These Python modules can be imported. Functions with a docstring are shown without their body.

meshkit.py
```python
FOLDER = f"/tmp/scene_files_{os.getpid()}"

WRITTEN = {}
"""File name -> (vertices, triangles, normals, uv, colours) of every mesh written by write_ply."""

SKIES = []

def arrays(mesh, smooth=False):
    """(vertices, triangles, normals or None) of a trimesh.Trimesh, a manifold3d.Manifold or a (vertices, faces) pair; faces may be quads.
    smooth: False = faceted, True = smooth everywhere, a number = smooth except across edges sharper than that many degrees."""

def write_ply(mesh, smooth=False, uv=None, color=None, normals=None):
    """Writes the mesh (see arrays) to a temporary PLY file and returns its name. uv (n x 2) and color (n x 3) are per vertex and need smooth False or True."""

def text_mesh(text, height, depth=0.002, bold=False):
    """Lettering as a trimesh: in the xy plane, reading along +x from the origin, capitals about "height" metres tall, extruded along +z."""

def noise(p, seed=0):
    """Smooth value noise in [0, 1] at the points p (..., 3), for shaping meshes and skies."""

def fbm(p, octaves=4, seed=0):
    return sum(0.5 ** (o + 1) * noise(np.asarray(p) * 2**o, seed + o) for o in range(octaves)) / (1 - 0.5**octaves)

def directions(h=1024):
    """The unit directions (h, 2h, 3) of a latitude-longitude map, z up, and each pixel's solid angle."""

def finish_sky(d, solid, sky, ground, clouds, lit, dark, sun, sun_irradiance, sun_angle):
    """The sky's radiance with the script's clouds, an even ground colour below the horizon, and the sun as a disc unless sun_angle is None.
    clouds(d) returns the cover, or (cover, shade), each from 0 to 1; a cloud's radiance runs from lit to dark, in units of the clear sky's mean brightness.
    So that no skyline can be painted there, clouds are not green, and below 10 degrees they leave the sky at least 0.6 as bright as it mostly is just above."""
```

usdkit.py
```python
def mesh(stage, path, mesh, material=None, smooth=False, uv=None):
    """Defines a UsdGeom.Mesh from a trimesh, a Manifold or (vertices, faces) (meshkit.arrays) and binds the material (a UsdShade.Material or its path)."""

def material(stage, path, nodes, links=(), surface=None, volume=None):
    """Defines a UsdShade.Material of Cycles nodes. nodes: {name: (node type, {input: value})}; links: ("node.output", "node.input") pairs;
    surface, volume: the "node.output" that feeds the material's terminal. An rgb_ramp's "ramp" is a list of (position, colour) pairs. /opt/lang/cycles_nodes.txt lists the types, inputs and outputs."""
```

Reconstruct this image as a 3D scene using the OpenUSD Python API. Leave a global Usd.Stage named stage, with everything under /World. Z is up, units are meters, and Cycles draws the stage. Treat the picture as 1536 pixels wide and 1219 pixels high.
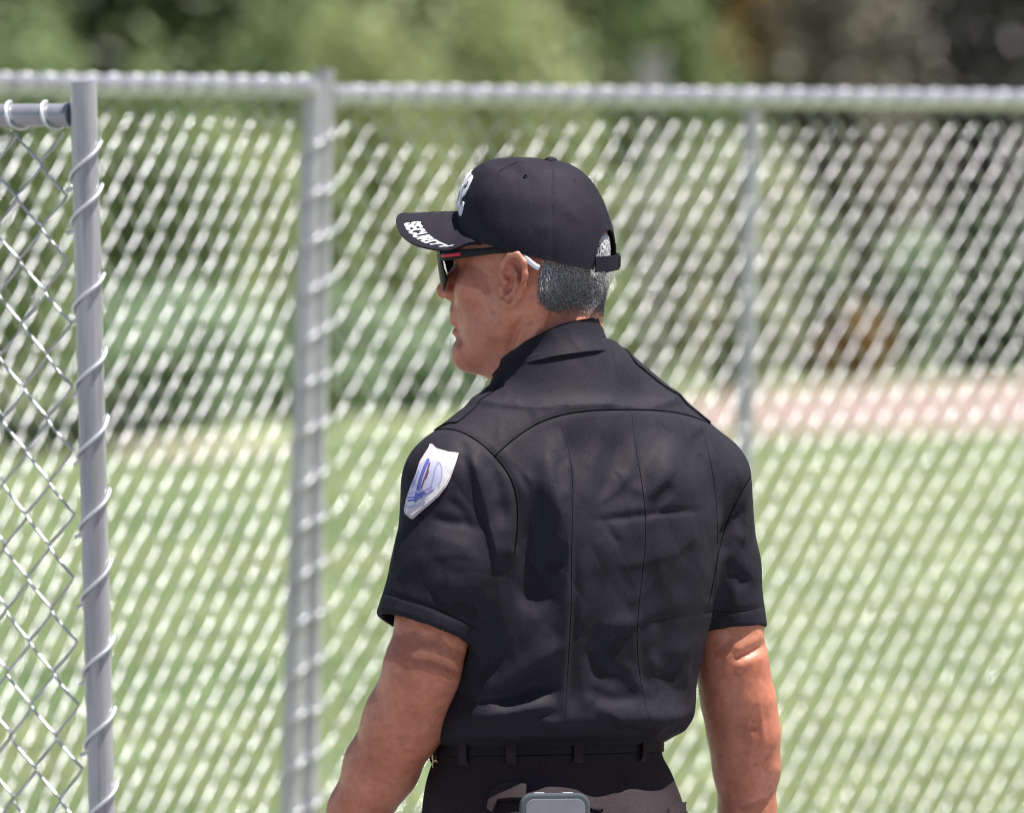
import math, random
import numpy as np
import trimesh, manifold3d, shapely
import shapely.geometry as sg
from scipy.spatial import cKDTree
import usdkit, meshkit
from pxr import Usd, UsdGeom, UsdLux, UsdShade, Gf, Sdf, Vt

stage = Usd.Stage.CreateInMemory()
UsdGeom.SetStageUpAxis(stage, UsdGeom.Tokens.z)
UsdGeom.SetStageMetersPerUnit(stage, 1.0)
UsdGeom.Xform.Define(stage, '/World')
UsdGeom.Scope.Define(stage, '/World/Looks')

# ------------------------------------------------------------------ camera, sky, sun
DIST, CAMZ, FPX, HORIZON = 16.0, 1.80, 20320.0, 240.0
cam = UsdGeom.Camera.Define(stage, '/World/camera')
cam.AddTranslateOp().Set(Gf.Vec3d(0, -DIST, CAMZ))
cam.AddRotateXYZOp().Set(Gf.Vec3f(90 - math.degrees(math.atan((609.5 - HORIZON) / FPX)), 0, 0))
cam.CreateHorizontalApertureAttr(36.0)
cam.CreateVerticalApertureAttr(36.0 * 812 / 1024)
cam.CreateFocalLengthAttr(36.0 * FPX / 1536)
cam.CreateFStopAttr(9.8)
cam.CreateFocusDistanceAttr(DIST + 0.03)
cam.CreateClippingRangeAttr(Gf.Vec2f(0.1, 5000))
cam.CreateExposureAttr(1.04)

SUN = np.array([0.285, -0.095, 0.95]); SUN /= np.linalg.norm(SUN)
sun = UsdLux.DistantLight.Define(stage, '/World/sun')
sun.CreateIntensityAttr(1.25); sun.CreateAngleAttr(0.53); sun.CreateNormalizeAttr(True)
sun.CreateColorAttr(Gf.Vec3f(1.0, 0.965, 0.93))
zax = Gf.Vec3d(*map(float, SUN)); xax = Gf.Cross(Gf.Vec3d(0, 1, 0), zax).GetNormalized(); yax = Gf.Cross(zax, xax)
sun.AddTransformOp().Set(Gf.Matrix4d(*xax, 0, *yax, 0, *zax, 0, 0, 0, 0, 1))
sky_mat = usdkit.material(stage, '/World/Looks/sky', {
    's': ('sky_texture', {'sky_type': 'single_scattering', 'sun_disc': False, 'sun_elevation': math.asin(SUN[2]),
                          'sun_rotation': math.atan2(SUN[0], SUN[1]), 'aerosol_density': 1.5}),
    'b': ('background_shader', {'strength': 0.05})}, [('s.color', 'b.color')], surface='b.background')
dome = UsdLux.DomeLight.Define(stage, '/World/sky')
UsdShade.MaterialBindingAPI.Apply(dome.GetPrim()).Bind(sky_mat)
dome.GetPrim().SetCustomDataByKey('kind', 'structure'); dome.GetPrim().SetCustomDataByKey('label', 'clear pale summer sky above the field')

# ------------------------------------------------------------------ helpers
MATS = {}
def mat(name, nodes, links=(), surface='p.BSDF'):
    MATS[name] = usdkit.material(stage, '/World/Looks/' + name, nodes, links, surface=surface)
    return MATS[name]

def W(px, py, dep=0.0):
    """Measured position (photo units at the guard's distance, 1270 per metre; dep = units further away) to metres."""
    px, py, dep = np.broadcast_arrays(np.asarray(px, float), np.asarray(py, float), np.asarray(dep, float))
    y = dep / 1270.0
    return np.stack([(px - 768) * (DIST + y) / FPX, y, CAMZ - (py - HORIZON) * (DIST + y) / FPX], -1)

def inv(v):
    s = FPX / (DIST + v[:, 1])
    return 768 + v[:, 0] * s, HORIZON + (CAMZ - v[:, 2]) * s

USED = {}
def numbered(parent, name):
    k = (parent, name); n = USED.get(k, 0); USED[k] = n + 1
    return f'{parent}/{name}' + (f'_{n:03d}' if n else '')

def thing(name, label, cat, base=(0, 0, 0), group=None, kind=None, rotz=None, rotx=None):
    x = UsdGeom.Xform.Define(stage, numbered('/World', name))
    x.AddTranslateOp().Set(Gf.Vec3d(*map(float, base)))
    if rotz is not None: x.AddRotateZOp().Set(float(rotz))
    if rotx is not None: x.AddRotateXOp().Set(float(rotx))
    p = x.GetPrim(); tag(p, label, cat, group, kind)
    BASE[str(p.GetPath())] = np.array(base, float) if rotz is None else np.zeros(3)
    return str(p.GetPath())

BASE = {}
def tag(p, label=None, cat=None, group=None, kind=None):
    for k, v in (('label', label), ('category', cat), ('group', group), ('kind', kind)):
        if v: p.SetCustomDataByKey(k, v)
    return p

def sub(parent, name):
    x = UsdGeom.Xform.Define(stage, numbered(parent, name)); BASE[str(x.GetPath())] = BASE[parent]
    return str(x.GetPath())

def obj(name, mesh, material, parent='/World', smooth=True, label=None, cat=None, group=None, kind=None):
    path = numbered(parent, name)
    if hasattr(mesh, 'to_mesh'):
        m = mesh.to_mesh(); mesh = (np.array(m.vert_properties[:, :3]), np.array(m.tri_verts))
    if isinstance(mesh, tuple): v, f = mesh
    else: v, f = np.array(mesh.vertices), np.array(mesh.faces)
    base = BASE.get(parent, np.zeros(3))
    usdkit.mesh(stage, path, (np.asarray(v, float) - base, f), MATS[material], smooth=smooth)
    BASE[path] = base
    tag(stage.GetPrimAtPath(path), label, cat, group, kind)
    return path

def tube(pts, r, n=8, cap=True, closed=False):
    """Round tube along points with radius r (number or one per point)."""
    p = np.asarray(pts, float); m = len(p); r = np.broadcast_to(np.asarray(r, float), (m,))
    t = np.gradient(p, axis=0) if not closed else np.roll(p, -1, 0) - np.roll(p, 1, 0)
    t /= np.maximum(np.linalg.norm(t, axis=1, keepdims=True), 1e-12)
    ref = np.array([0, 0, 1.0]) if abs(t[:, 2]).mean() < 0.9 else np.array([1.0, 0, 0])
    u = np.cross(t, ref); u /= np.maximum(np.linalg.norm(u, axis=1, keepdims=True), 1e-9); w = np.cross(t, u)
    a = np.arange(n) * 2 * np.pi / n
    v = p[:, None] + r[:, None, None] * (np.cos(a)[None, :, None] * u[:, None] + np.sin(a)[None, :, None] * w[:, None])
    v = v.reshape(-1, 3); k = m if closed else m - 1
    i, j = np.meshgrid(np.arange(k), np.arange(n), indexing='ij'); i2 = (i + 1) % m; j2 = (j + 1) % n
    q = np.stack([i * n + j, i * n + j2, i2 * n + j2, i2 * n + j], -1).reshape(-1, 4)
    f = np.vstack([q[:, [0, 1, 2]], q[:, [0, 2, 3]]])
    if cap and not closed:
        v = np.vstack([v, p[0], p[-1]]); a0, a1 = len(v) - 2, len(v) - 1; jj = np.arange(n)
        f = np.vstack([f, np.stack([np.full(n, a0), (jj + 1) % n, jj], 1), np.stack([np.full(n, a1), (m - 1) * n + jj, (m - 1) * n + (jj + 1) % n], 1)])
    return v, f

def cat(parts):
    vs, fs, n = [], [], 0
    for v, f in parts:
        vs.append(np.asarray(v)); fs.append(np.asarray(f) + n); n += len(v)
    return np.vstack(vs), np.vstack(fs)

def as_pair(m): return np.array(m.vertices), np.array(m.faces)
def box(c, s, bevel=0.0):
    if bevel:
        m = manifold3d.Manifold.cube([s[k] - 2 * bevel for k in range(3)], True)
        b = manifold3d.Manifold.sphere(bevel, 8)
        h = [s[k] / 2 - bevel for k in range(3)]
        m = manifold3d.Manifold.batch_hull([b.translate([a * h[0], d * h[1], e * h[2]]) for a in (-1, 1) for d in (-1, 1) for e in (-1, 1)]).to_mesh()
        return np.array(m.vert_properties[:, :3]) + np.array(c), np.array(m.tri_verts)
    b = trimesh.creation.box(s); return np.array(b.vertices) + np.array(c), np.array(b.faces)

def grid_faces(nu, nv, wrap_u=False):
    k = nu if wrap_u else nu - 1
    i, j = np.meshgrid(np.arange(k), np.arange(nv - 1), indexing='ij'); i2 = (i + 1) % nu
    q = np.stack([i * nv + j, i2 * nv + j, i2 * nv + j + 1, i * nv + j + 1], -1).reshape(-1, 4)
    return np.vstack([q[:, [0, 1, 2]], q[:, [0, 2, 3]]])

def solidify(v, f, t, outward=None):
    """Gives a sheet the thickness t along its normals (outwards), with closed rims."""
    n = trimesh.Trimesh(v, f, process=False).vertex_normals
    e = np.sort(np.vstack([f[:, [0, 1]], f[:, [1, 2]], f[:, [2, 0]]]), 1)
    raw = np.vstack([f[:, [0, 1]], f[:, [1, 2]], f[:, [2, 0]]])
    _, idx, cnt = np.unique(e, axis=0, return_index=True, return_counts=True)
    b = raw[idx[cnt == 1]]; m = len(v)
    rim = np.vstack([np.stack([b[:, 1], b[:, 0], b[:, 0] + m], 1), np.stack([b[:, 1], b[:, 0] + m, b[:, 1] + m], 1)])
    return np.vstack([v, v + n * t]), np.vstack([f[:, ::-1], f + m, rim[:, ::-1]])

# ---- implicit modelling
class Grid:
    def __init__(s, lo, hi, h):
        s.h = h; s.o = np.asarray(lo, float)
        n = np.ceil((np.asarray(hi) - s.o) / h).astype(int) + 1
        ax = [(s.o[k] + np.arange(n[k]) * h).astype(np.float32) for k in range(3)]
        s.X, s.Y, s.Z = ax[0][:, None, None], ax[1][None, :, None], ax[2][None, None, :]
        s.shape = tuple(n)
    def cone(s, a, b, ra, rb):
        a, b = np.asarray(a, np.float32), np.asarray(b, np.float32); d = b - a; L = float(d @ d) + 1e-12
        x, y, z = s.X - a[0], s.Y - a[1], s.Z - a[2]
        t = np.clip((x * d[0] + y * d[1] + z * d[2]) / np.float32(L), 0, 1)
        return np.sqrt((x - t * d[0])**2 + (y - t * d[1])**2 + (z - t * d[2])**2) - (np.float32(ra) + t * np.float32(rb - ra))
    def ell(s, c, R, r):
        """Ellipsoid at c; the rows of R are its axes, r its half sizes."""
        x, y, z = s.X - np.float32(c[0]), s.Y - np.float32(c[1]), s.Z - np.float32(c[2])
        R = np.asarray(R, np.float32); q = [R[k, 0] * x + R[k, 1] * y + R[k, 2] * z for k in range(3)]
        k0 = np.sqrt(sum((q[k] / np.float32(r[k]))**2 for k in range(3))); k1 = np.sqrt(sum((q[k] / np.float32(r[k]**2))**2 for k in range(3)))
        return k0 * (k0 - 1) / np.maximum(k1, 1e-6)
    def plane(s, p, n):
        n = np.asarray(n, float) / np.linalg.norm(n)
        return ((s.X - np.float32(p[0])) * np.float32(n[0]) + (s.Y - np.float32(p[1])) * np.float32(n[1]) + (s.Z - np.float32(p[2])) * np.float32(n[2]))
    def stack(s, keys, yaw, n=2.3):
        """Upright tube of ellipses: keys = rows of (py, cx, cdepth, a, b) in photo units."""
        k = np.array(keys, float); z = np.asarray(s.Z).ravel(); py = HORIZON + (CAMZ - z) * 1270
        from scipy.interpolate import PchipInterpolator as PI
        pq = np.clip(py, k[0, 0], k[-1, 0]); cx, cd, a, b = (PI(k[:, 0], k[:, i])(pq).astype(np.float32)[None, None, :] for i in range(1, 5))
        x = s.X - (cx - 768) / 1270; y = s.Y - cd / 1270; c, w = np.float32(math.cos(yaw)), np.float32(math.sin(yaw))
        u = np.abs(x * c + y * w) / (a / 1270); v = np.abs(-x * w + y * c) / (b / 1270)
        r = (u**n + v**n) ** (1 / n)
        d = (r - 1) * np.minimum(a, b) / 1270 * np.float32(1.0)
        top, bot = CAMZ - (k[0, 0] - HORIZON) / 1270, CAMZ - (k[-1, 0] - HORIZON) / 1270
        return np.maximum(d, np.maximum(s.Z - np.float32(top), np.float32(bot) - s.Z))

def smin(a, b, k):
    h = np.clip(0.5 + 0.5 * (b - a) / k, 0, 1)
    return b + (a - b) * h - k * h * (1 - h)
def smax(a, b, k): return -smin(-a, -b, k)

def surface(g, f):
    """Surface nets of the field f on the grid g."""
    f = np.ascontiguousarray(np.broadcast_to(f, g.shape)); s = f < 0
    n = np.array(f.shape) - 1
    c = np.zeros(n, np.int8)
    for i, j, k in np.ndindex(2, 2, 2): c += s[i:n[0] + i, j:n[1] + j, k:n[2] + k]
    act = np.argwhere((c > 0) & (c < 8)); idx = np.full(n, -1, np.int32); idx[tuple(act.T)] = np.arange(len(act))
    acc, cnt = np.zeros((len(act), 3)), np.zeros(len(act))
    corners = list(np.ndindex(2, 2, 2))
    val = np.stack([f[tuple((act + o).T)] for o in corners], 1)
    for a in range(8):
        for b in range(a + 1, 8):
            d = np.array(corners[b]) - np.array(corners[a])
            if np.abs(d).sum() != 1: continue
            va, vb = val[:, a], val[:, b]; m = (va < 0) != (vb < 0)
            t = va[m] / (va[m] - vb[m])
            acc[m] += np.array(corners[a]) + t[:, None] * d; cnt[m] += 1
    v = g.o + (act + acc / cnt[:, None]) * g.h
    fs = []
    for ax in range(3):
        o1, o2 = (ax + 1) % 3, (ax + 2) % 3
        sl0 = [slice(None)] * 3; sl1 = [slice(None)] * 3; sl0[ax] = slice(0, -1); sl1[ax] = slice(1, None)
        for o in (o1, o2): sl0[o] = slice(1, -1); sl1[o] = slice(1, -1)
        A, B = s[tuple(sl0)], s[tuple(sl1)]
        e = np.argwhere(A != B)
        if not len(e): continue
        inside = A[tuple(e.T)]
        e = e.copy(); e[:, o1] += 1; e[:, o2] += 1
        def cell(d1, d2):
            q = e.copy(); q[:, o1] += d1; q[:, o2] += d2; return idx[tuple(q.T)]
        q = np.stack([cell(-1, -1), cell(0, -1), cell(0, 0), cell(-1, 0)], 1)
        q[~inside] = q[~inside][:, ::-1]; fs.append(q)
    q = np.vstack(fs)
    return v, np.vstack([q[:, [0, 1, 2]], q[:, [0, 2, 3]]])

def relax(v, f, n=2, lam=0.5):
    e = np.vstack([f[:, [0, 1]], f[:, [1, 2]], f[:, [2, 0]]]); v = v.copy()
    import scipy.sparse as sp
    A = sp.coo_matrix((np.ones(len(e) * 2), (np.r_[e[:, 0], e[:, 1]], np.r_[e[:, 1], e[:, 0]])), (len(v),) * 2).tocsr(); A.data[:] = 1
    d = np.maximum(np.asarray(A.sum(1)).ravel(), 1)[:, None]
    for k in range(n):
        for l in (lam, -lam * 1.04): v += l * ((A @ v) / d - v)
    return v

def normals(v, f): return trimesh.Trimesh(v, f, process=False).vertex_normals

def seg_dist(x, y, pts):
    """Distance, signed side and position along a polyline, for points (x, y)."""
    pts = np.asarray(pts, float); best = np.full(x.shape, 1e9); side = np.zeros(x.shape); along = np.zeros(x.shape)
    L = np.r_[0, np.cumsum(np.linalg.norm(np.diff(pts, axis=0), axis=1))]
    for k in range(len(pts) - 1):
        a, b = pts[k], pts[k + 1]; d = b - a; l2 = d @ d
        t = np.clip(((x - a[0]) * d[0] + (y - a[1]) * d[1]) / l2, 0, 1)
        ex, ey = x - a[0] - t * d[0], y - a[1] - t * d[1]; r = np.hypot(ex, ey); m = r < best
        best[m] = r[m]; side[m] = np.sign(-(d[0] * ey - d[1] * ex))[m]; along[m] = ((L[k] + t * math.sqrt(l2)) / L[-1])[m]
    return best, side, along
def sstep(x, a, b):
    t = np.clip((x - a) / (b - a), 0, 1); return t * t * (3 - 2 * t)
def stroke(x, y, pts, h, w, taper=0.25):
    """A soft ridge (h > 0) or groove (h < 0), h in millimetres, w in photo units."""
    d, s, t = seg_dist(x, y, pts)
    e = np.minimum(sstep(t, -1e-6, taper) + (taper == 0), sstep(1 - t, -1e-6, taper) + (taper == 0)) if taper else 1.0
    return h / 1000 * np.exp(-(d / w)**2) * e
def fold(x, y, pts, h, w, k=0.28, taper=0.3):
    """A fold of cloth with a soft left flank and a steep right one."""
    d, s, t = seg_dist(x, y, pts); e = np.minimum(sstep(t, -1e-6, taper), sstep(1 - t, -1e-6, taper))
    return h / 1000 * np.exp(-(d / np.where(s < 0, w, max(4.0, w * k)))**2) * e
def cliff(x, y, pts, h, w, taper=0.1):
    """An edge of folded cloth: the right side proud, the left side sunk."""
    d, s, t = seg_dist(x, y, pts); e = np.minimum(sstep(t, -1e-6, taper), sstep(1 - t, -1e-6, taper))
    return h / 1000 * s * np.exp(-d / w) * (1 - np.exp(-(d / 3.5)**2)) * e

class Caster:
    def __init__(s, v, f): s.m = trimesh.Trimesh(v, f, process=False)
    def __call__(s, o, d, lift=0.0):
        o = np.asarray(o, float); d = np.broadcast_to(np.asarray(d, float), o.shape)
        loc, ray, tri = s.m.ray.intersects_location(o, d, multiple_hits=False)
        out = np.full(o.shape, np.nan); out[ray] = loc + s.m.face_normals[tri] * lift; return out
    def front(s, px, py, lift=0.0):
        """The points of the surface seen at the measured positions."""
        p = W(px, py, 0.0); c = np.array([0, -DIST, CAMZ]); d = p - c; d /= np.linalg.norm(d, axis=-1, keepdims=True)
        return s(p - d * 1.5, d, lift)

def resample(pts, step):
    p = np.asarray(pts, float); L = np.r_[0, np.cumsum(np.linalg.norm(np.diff(p, axis=0), axis=1))]
    n = max(2, int(L[-1] / step) + 1); t = np.linspace(0, L[-1], n)
    return np.stack([np.interp(t, L, p[:, k]) for k in range(p.shape[1])], 1)
def curve(pts, step):
    """Smooth curve through points, resampled."""
    from scipy.interpolate import CubicSpline
    p = np.asarray(pts, float)
    if len(p) < 3: return resample(p, step)
    L = np.r_[0, np.cumsum(np.linalg.norm(np.diff(p, axis=0), axis=1))]
    return resample(CubicSpline(L, p, axis=0)(np.linspace(0, L[-1], 40 * len(p))), step)

def flat_patch(poly, step):
    """A polygon filled with small triangles (2-D vertices, faces)."""
    v, f = trimesh.creation.triangulate_polygon(poly, engine='earcut')
    v = np.c_[np.asarray(v)[:, :2], np.zeros(len(v))]
    v, f = trimesh.remesh.subdivide_to_size(v, f, step, max_iter=12)
    m = trimesh.Trimesh(v, f); m.merge_vertices(); return np.array(m.vertices)[:, :2], np.array(m.faces)

def conform(caster, poly, lift, thick, step=4.0):
    v2, f = flat_patch(poly, step)
    p = caster.front(v2[:, 0], v2[:, 1], lift)
    bad = np.isnan(p[:, 0])
    if bad.any():
        t = cKDTree(v2[~bad]); p[bad] = p[~bad][t.query(v2[bad])[1]]
    v, f2 = p, f
    n = normals(v, f2)
    if (n[:, 1] > 0).mean() > 0.5: f2 = f2[:, ::-1]
    return solidify(v, f2, thick)

def text_poly(text, height, bold=True):
    """Outline polygons of lettering in the xy plane, capitals about height tall."""
    m = meshkit.text_mesh(text, height, 0.5, bold)
    sec = m.section(plane_origin=[0, 0, 0.25], plane_normal=[0, 0, 1])
    pl, T = sec.to_2D(to_2D=np.eye(4)) if hasattr(sec, 'to_2D') else sec.to_planar()
    return [q for q in pl.polygons_full]

exec_order = None
# ------------------------------------------------------------------ materials
def plain(name, color, rough=0.6, metal=0.0, **kw):
    return mat(name, {'p': ('principled_bsdf', {'base_color': color, 'roughness': rough, 'metallic': metal, **kw})})

def varied(name, c0, c1, scale, rough=0.6, metal=0.0, detail=4, bump=0.0, bscale=None, lo=0.3, hi=0.7, **kw):
    nodes = {'g': ('geometry', {}), 'n': ('noise_texture', {'scale': scale, 'detail': detail}),
             'r': ('rgb_ramp', {'ramp': [(lo, c0), (hi, c1)]}),
             'p': ('principled_bsdf', {'roughness': rough, 'metallic': metal, **kw})}
    links = [('g.position', 'n.vector'), ('n.fac', 'r.fac'), ('r.color', 'p.base_color')]
    if bump:
        nodes['bn'] = ('noise_texture', {'scale': bscale or scale * 4, 'detail': 4}); nodes['b'] = ('bump', {'strength': bump, 'distance': 0.002})
        links += [('g.position', 'bn.vector'), ('bn.fac', 'b.height'), ('b.normal', 'p.normal')]
    return mat(name, nodes, links)

varied('galvanised_pipe', (0.29, 0.29, 0.31), (0.46, 0.46, 0.485), 22, 0.30, 0.5, bump=0.15, bscale=300)
mat('galvanised_post', {'g': ('geometry', {}), 'm': ('mapping', {'scale': (70.0, 70.0, 5.0)}), 'n': ('noise_texture', {'scale': 1.0, 'detail': 5, 'roughness': 0.65}), 'r': ('rgb_ramp', {'ramp': [(0.3, (0.33, 0.32, 0.345)), (0.55, (0.48, 0.47, 0.50)), (0.75, (0.60, 0.59, 0.62))]}),
     'p': ('principled_bsdf', {'roughness': 0.36, 'metallic': 0.45})}, [('g.position', 'm.vector'), ('m.vector', 'n.vector'), ('n.fac', 'r.fac'), ('r.color', 'p.base_color')])
varied('galvanised_wire', (0.44, 0.44, 0.46), (0.62, 0.62, 0.64), 60, 0.29, 0.75, bump=0.25, bscale=500)
plain('tie_wire', (0.80, 0.80, 0.82), 0.34, 0.6)
plain('bright_wire', (0.46, 0.46, 0.49), 0.36, 0.7)
varied('grass_ground', (0.162, 0.23, 0.104), (0.315, 0.322, 0.172), 0.35, 0.9, detail=6, bump=0.6, bscale=30, lo=0.35, hi=0.72)
varied('dirt', (0.19, 0.135, 0.115), (0.30, 0.225, 0.195), 1.2, 0.95, bump=0.5, bscale=20)
varied('gravel', (0.10, 0.095, 0.095), (0.17, 0.16, 0.155), 6, 0.95, bump=0.5, bscale=60)
varied('bark', (0.06, 0.045, 0.033), (0.14, 0.11, 0.085), 8, 0.9, bump=0.6, bscale=30)
varied('grey_box_paint', (0.33, 0.31, 0.34), (0.44, 0.42, 0.44), 6, 0.7)

def leaves(name, c0, c1, scale=1.6, trans=0.35):
    mat(name, {'g': ('geometry', {}), 'n': ('noise_texture', {'scale': scale, 'detail': 3}), 'r': ('rgb_ramp', {'ramp': [(0.32, c0), (0.68, c1)]}),
               'p': ('principled_bsdf', {'roughness': 0.5}), 't': ('translucent_bsdf', {}), 'm': ('mix_closure', {'fac': trans})},
        [('g.position', 'n.vector'), ('n.fac', 'r.fac'), ('r.color', 'p.base_color'), ('r.color', 't.color'), ('p.BSDF', 'm.closure1'), ('t.BSDF', 'm.closure2')], surface='m.closure')
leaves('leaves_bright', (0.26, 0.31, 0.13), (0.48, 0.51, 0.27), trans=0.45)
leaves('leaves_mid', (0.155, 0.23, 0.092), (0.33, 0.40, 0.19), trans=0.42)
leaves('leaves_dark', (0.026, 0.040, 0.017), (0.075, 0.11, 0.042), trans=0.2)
leaves('leaves_pale', (0.26, 0.30, 0.17), (0.46, 0.48, 0.31))
leaves('leaves_blue', (0.19, 0.28, 0.17), (0.36, 0.45, 0.29))
leaves('leaves_orange', (0.26, 0.13, 0.035), (0.32, 0.20, 0.06))
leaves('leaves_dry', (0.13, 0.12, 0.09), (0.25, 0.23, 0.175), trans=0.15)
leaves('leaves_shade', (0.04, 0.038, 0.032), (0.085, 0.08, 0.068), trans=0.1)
leaves('grass_blade', (0.178, 0.258, 0.112), (0.35, 0.375, 0.195), scale=0.28, trans=0.3)

# cloth: a fine weave in the bump and a faint speckle of lint
def cloth(name, color, color2, rough=0.75, sheen=0.25, weave=1500, lint=0.0, spec=0.35, crumple=0.1):
    nodes = {'g': ('geometry', {}), 'n': ('noise_texture', {'scale': 420, 'detail': 4, 'roughness': 0.7}), 'r': ('rgb_ramp', {'ramp': [(0.3, tuple(0.80 * c for c in color)), (0.7, tuple(1.15 * c for c in color2))]}),
             'w': ('noise_texture', {'scale': weave, 'detail': 2}), 'b': ('bump', {'strength': 0.35, 'distance': 0.0006}),
             'v': ('voronoi_texture', {'scale': 90, 'randomness': 1.0}), 'vr': ('rgb_ramp', {'ramp': [(0.0, (1, 1, 1)), (0.045, (1, 1, 1)), (0.06, (0, 0, 0)), (1, (0, 0, 0))]}),
             'vm': ('math', {'math_type': 'multiply', 'value2': lint}), 'mx': ('mix_color', {'b': (0.5, 0.5, 0.52)}),
             'p': ('principled_bsdf', {'roughness': rough, 'sheen_weight': sheen, 'sheen_roughness': 0.4, 'sheen_tint': (0.8, 0.78, 0.9), 'specular_ior_level': spec})}
    nodes['mp'] = ('mapping', {'scale': (1.0, 1.0, 0.55), 'rotation': (0.0, 0.5, 0.0)})
    nodes['cr'] = ('noise_texture', {'scale': 30, 'detail': 4, 'type': 'ridged_multifractal', 'use_normalize': True, 'distortion': 0.6})
    nodes['b2'] = ('bump', {'strength': crumple, 'distance': 0.006})
    links = [('g.position', 'mp.vector'), ('mp.vector', 'cr.vector'), ('cr.fac', 'b2.height'), ('b2.normal', 'b.normal'), ('g.position', 'n.vector'), ('n.fac', 'r.fac'), ('r.color', 'mx.a'), ('g.position', 'w.vector'), ('w.fac', 'b.height'), ('b.normal', 'p.normal'),
             ('g.position', 'v.vector'), ('v.distance', 'vr.fac'), ('vr.color', 'vm.value1'), ('vm.value', 'mx.fac'), ('mx.result', 'p.base_color')]
    mat(name, nodes, links)
cloth('shirt_cloth', (0.0168, 0.0152, 0.0202), (0.0225, 0.0204, 0.0268), lint=0.06, sheen=0.0, spec=0.125, rough=0.68, crumple=0.6)
cloth('cap_cloth', (0.0165, 0.0146, 0.0208), (0.0220, 0.0195, 0.0275), lint=0.10, sheen=0.0, spec=0.10, rough=0.68, crumple=0.30)
cloth('trouser_cloth', (0.027, 0.0195, 0.0225), (0.034, 0.025, 0.0285), sheen=0.0, spec=0.08)
plain('stitching', (0.003, 0.003, 0.0035), 0.9, specular_ior_level=0.05)
varied('white_thread', (0.74, 0.73, 0.78), (0.85, 0.84, 0.88), 900, 0.8, bump=0.6, bscale=1800)
varied('patch_white', (0.72, 0.69, 0.72), (0.82, 0.79, 0.81), 500, 0.85, bump=0.5, bscale=1500)
varied('patch_edge', (0.62, 0.50, 0.55), (0.72, 0.60, 0.64), 700, 0.85, bump=0.5, bscale=1500)
plain('patch_blue', (0.14, 0.15, 0.52), 0.85)
plain('patch_lilac', (0.40, 0.40, 0.66), 0.85)
plain('patch_tint', (0.60, 0.60, 0.76), 0.85)
plain('patch_maroon', (0.24, 0.10, 0.16), 0.85)
plain('black_plastic', (0.008, 0.008, 0.010), 0.4, specular_ior_level=0.25)
plain('red_plastic', (0.62, 0.02, 0.035), 0.35)
plain('white_plastic', (0.80, 0.82, 0.86), 0.35)
plain('dark_lens', (0.012, 0.012, 0.014), 0.3, specular_ior_level=0.02)
varied('leather', (0.006, 0.006, 0.0075), (0.010, 0.010, 0.012), 60, 0.55, bump=0.3, bscale=400, specular_ior_level=0.2)
plain('brass', (0.72, 0.60, 0.36), 0.35, 0.9)
plain('phone_rim', (0.085, 0.10, 0.115), 0.30)
varied('phone_back', (0.20, 0.21, 0.235), (0.235, 0.245, 0.27), 40, 0.45)
plain('phone_lens', (0.02, 0.02, 0.025), 0.15)
plain('blue_tie', (0.05, 0.09, 0.22), 0.5)
plain('eye_white', (0.75, 0.72, 0.68), 0.2)
plain('ink', (0.06, 0.075, 0.08), 0.6)
plain('shoe', (0.015, 0.015, 0.016), 0.3)
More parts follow.
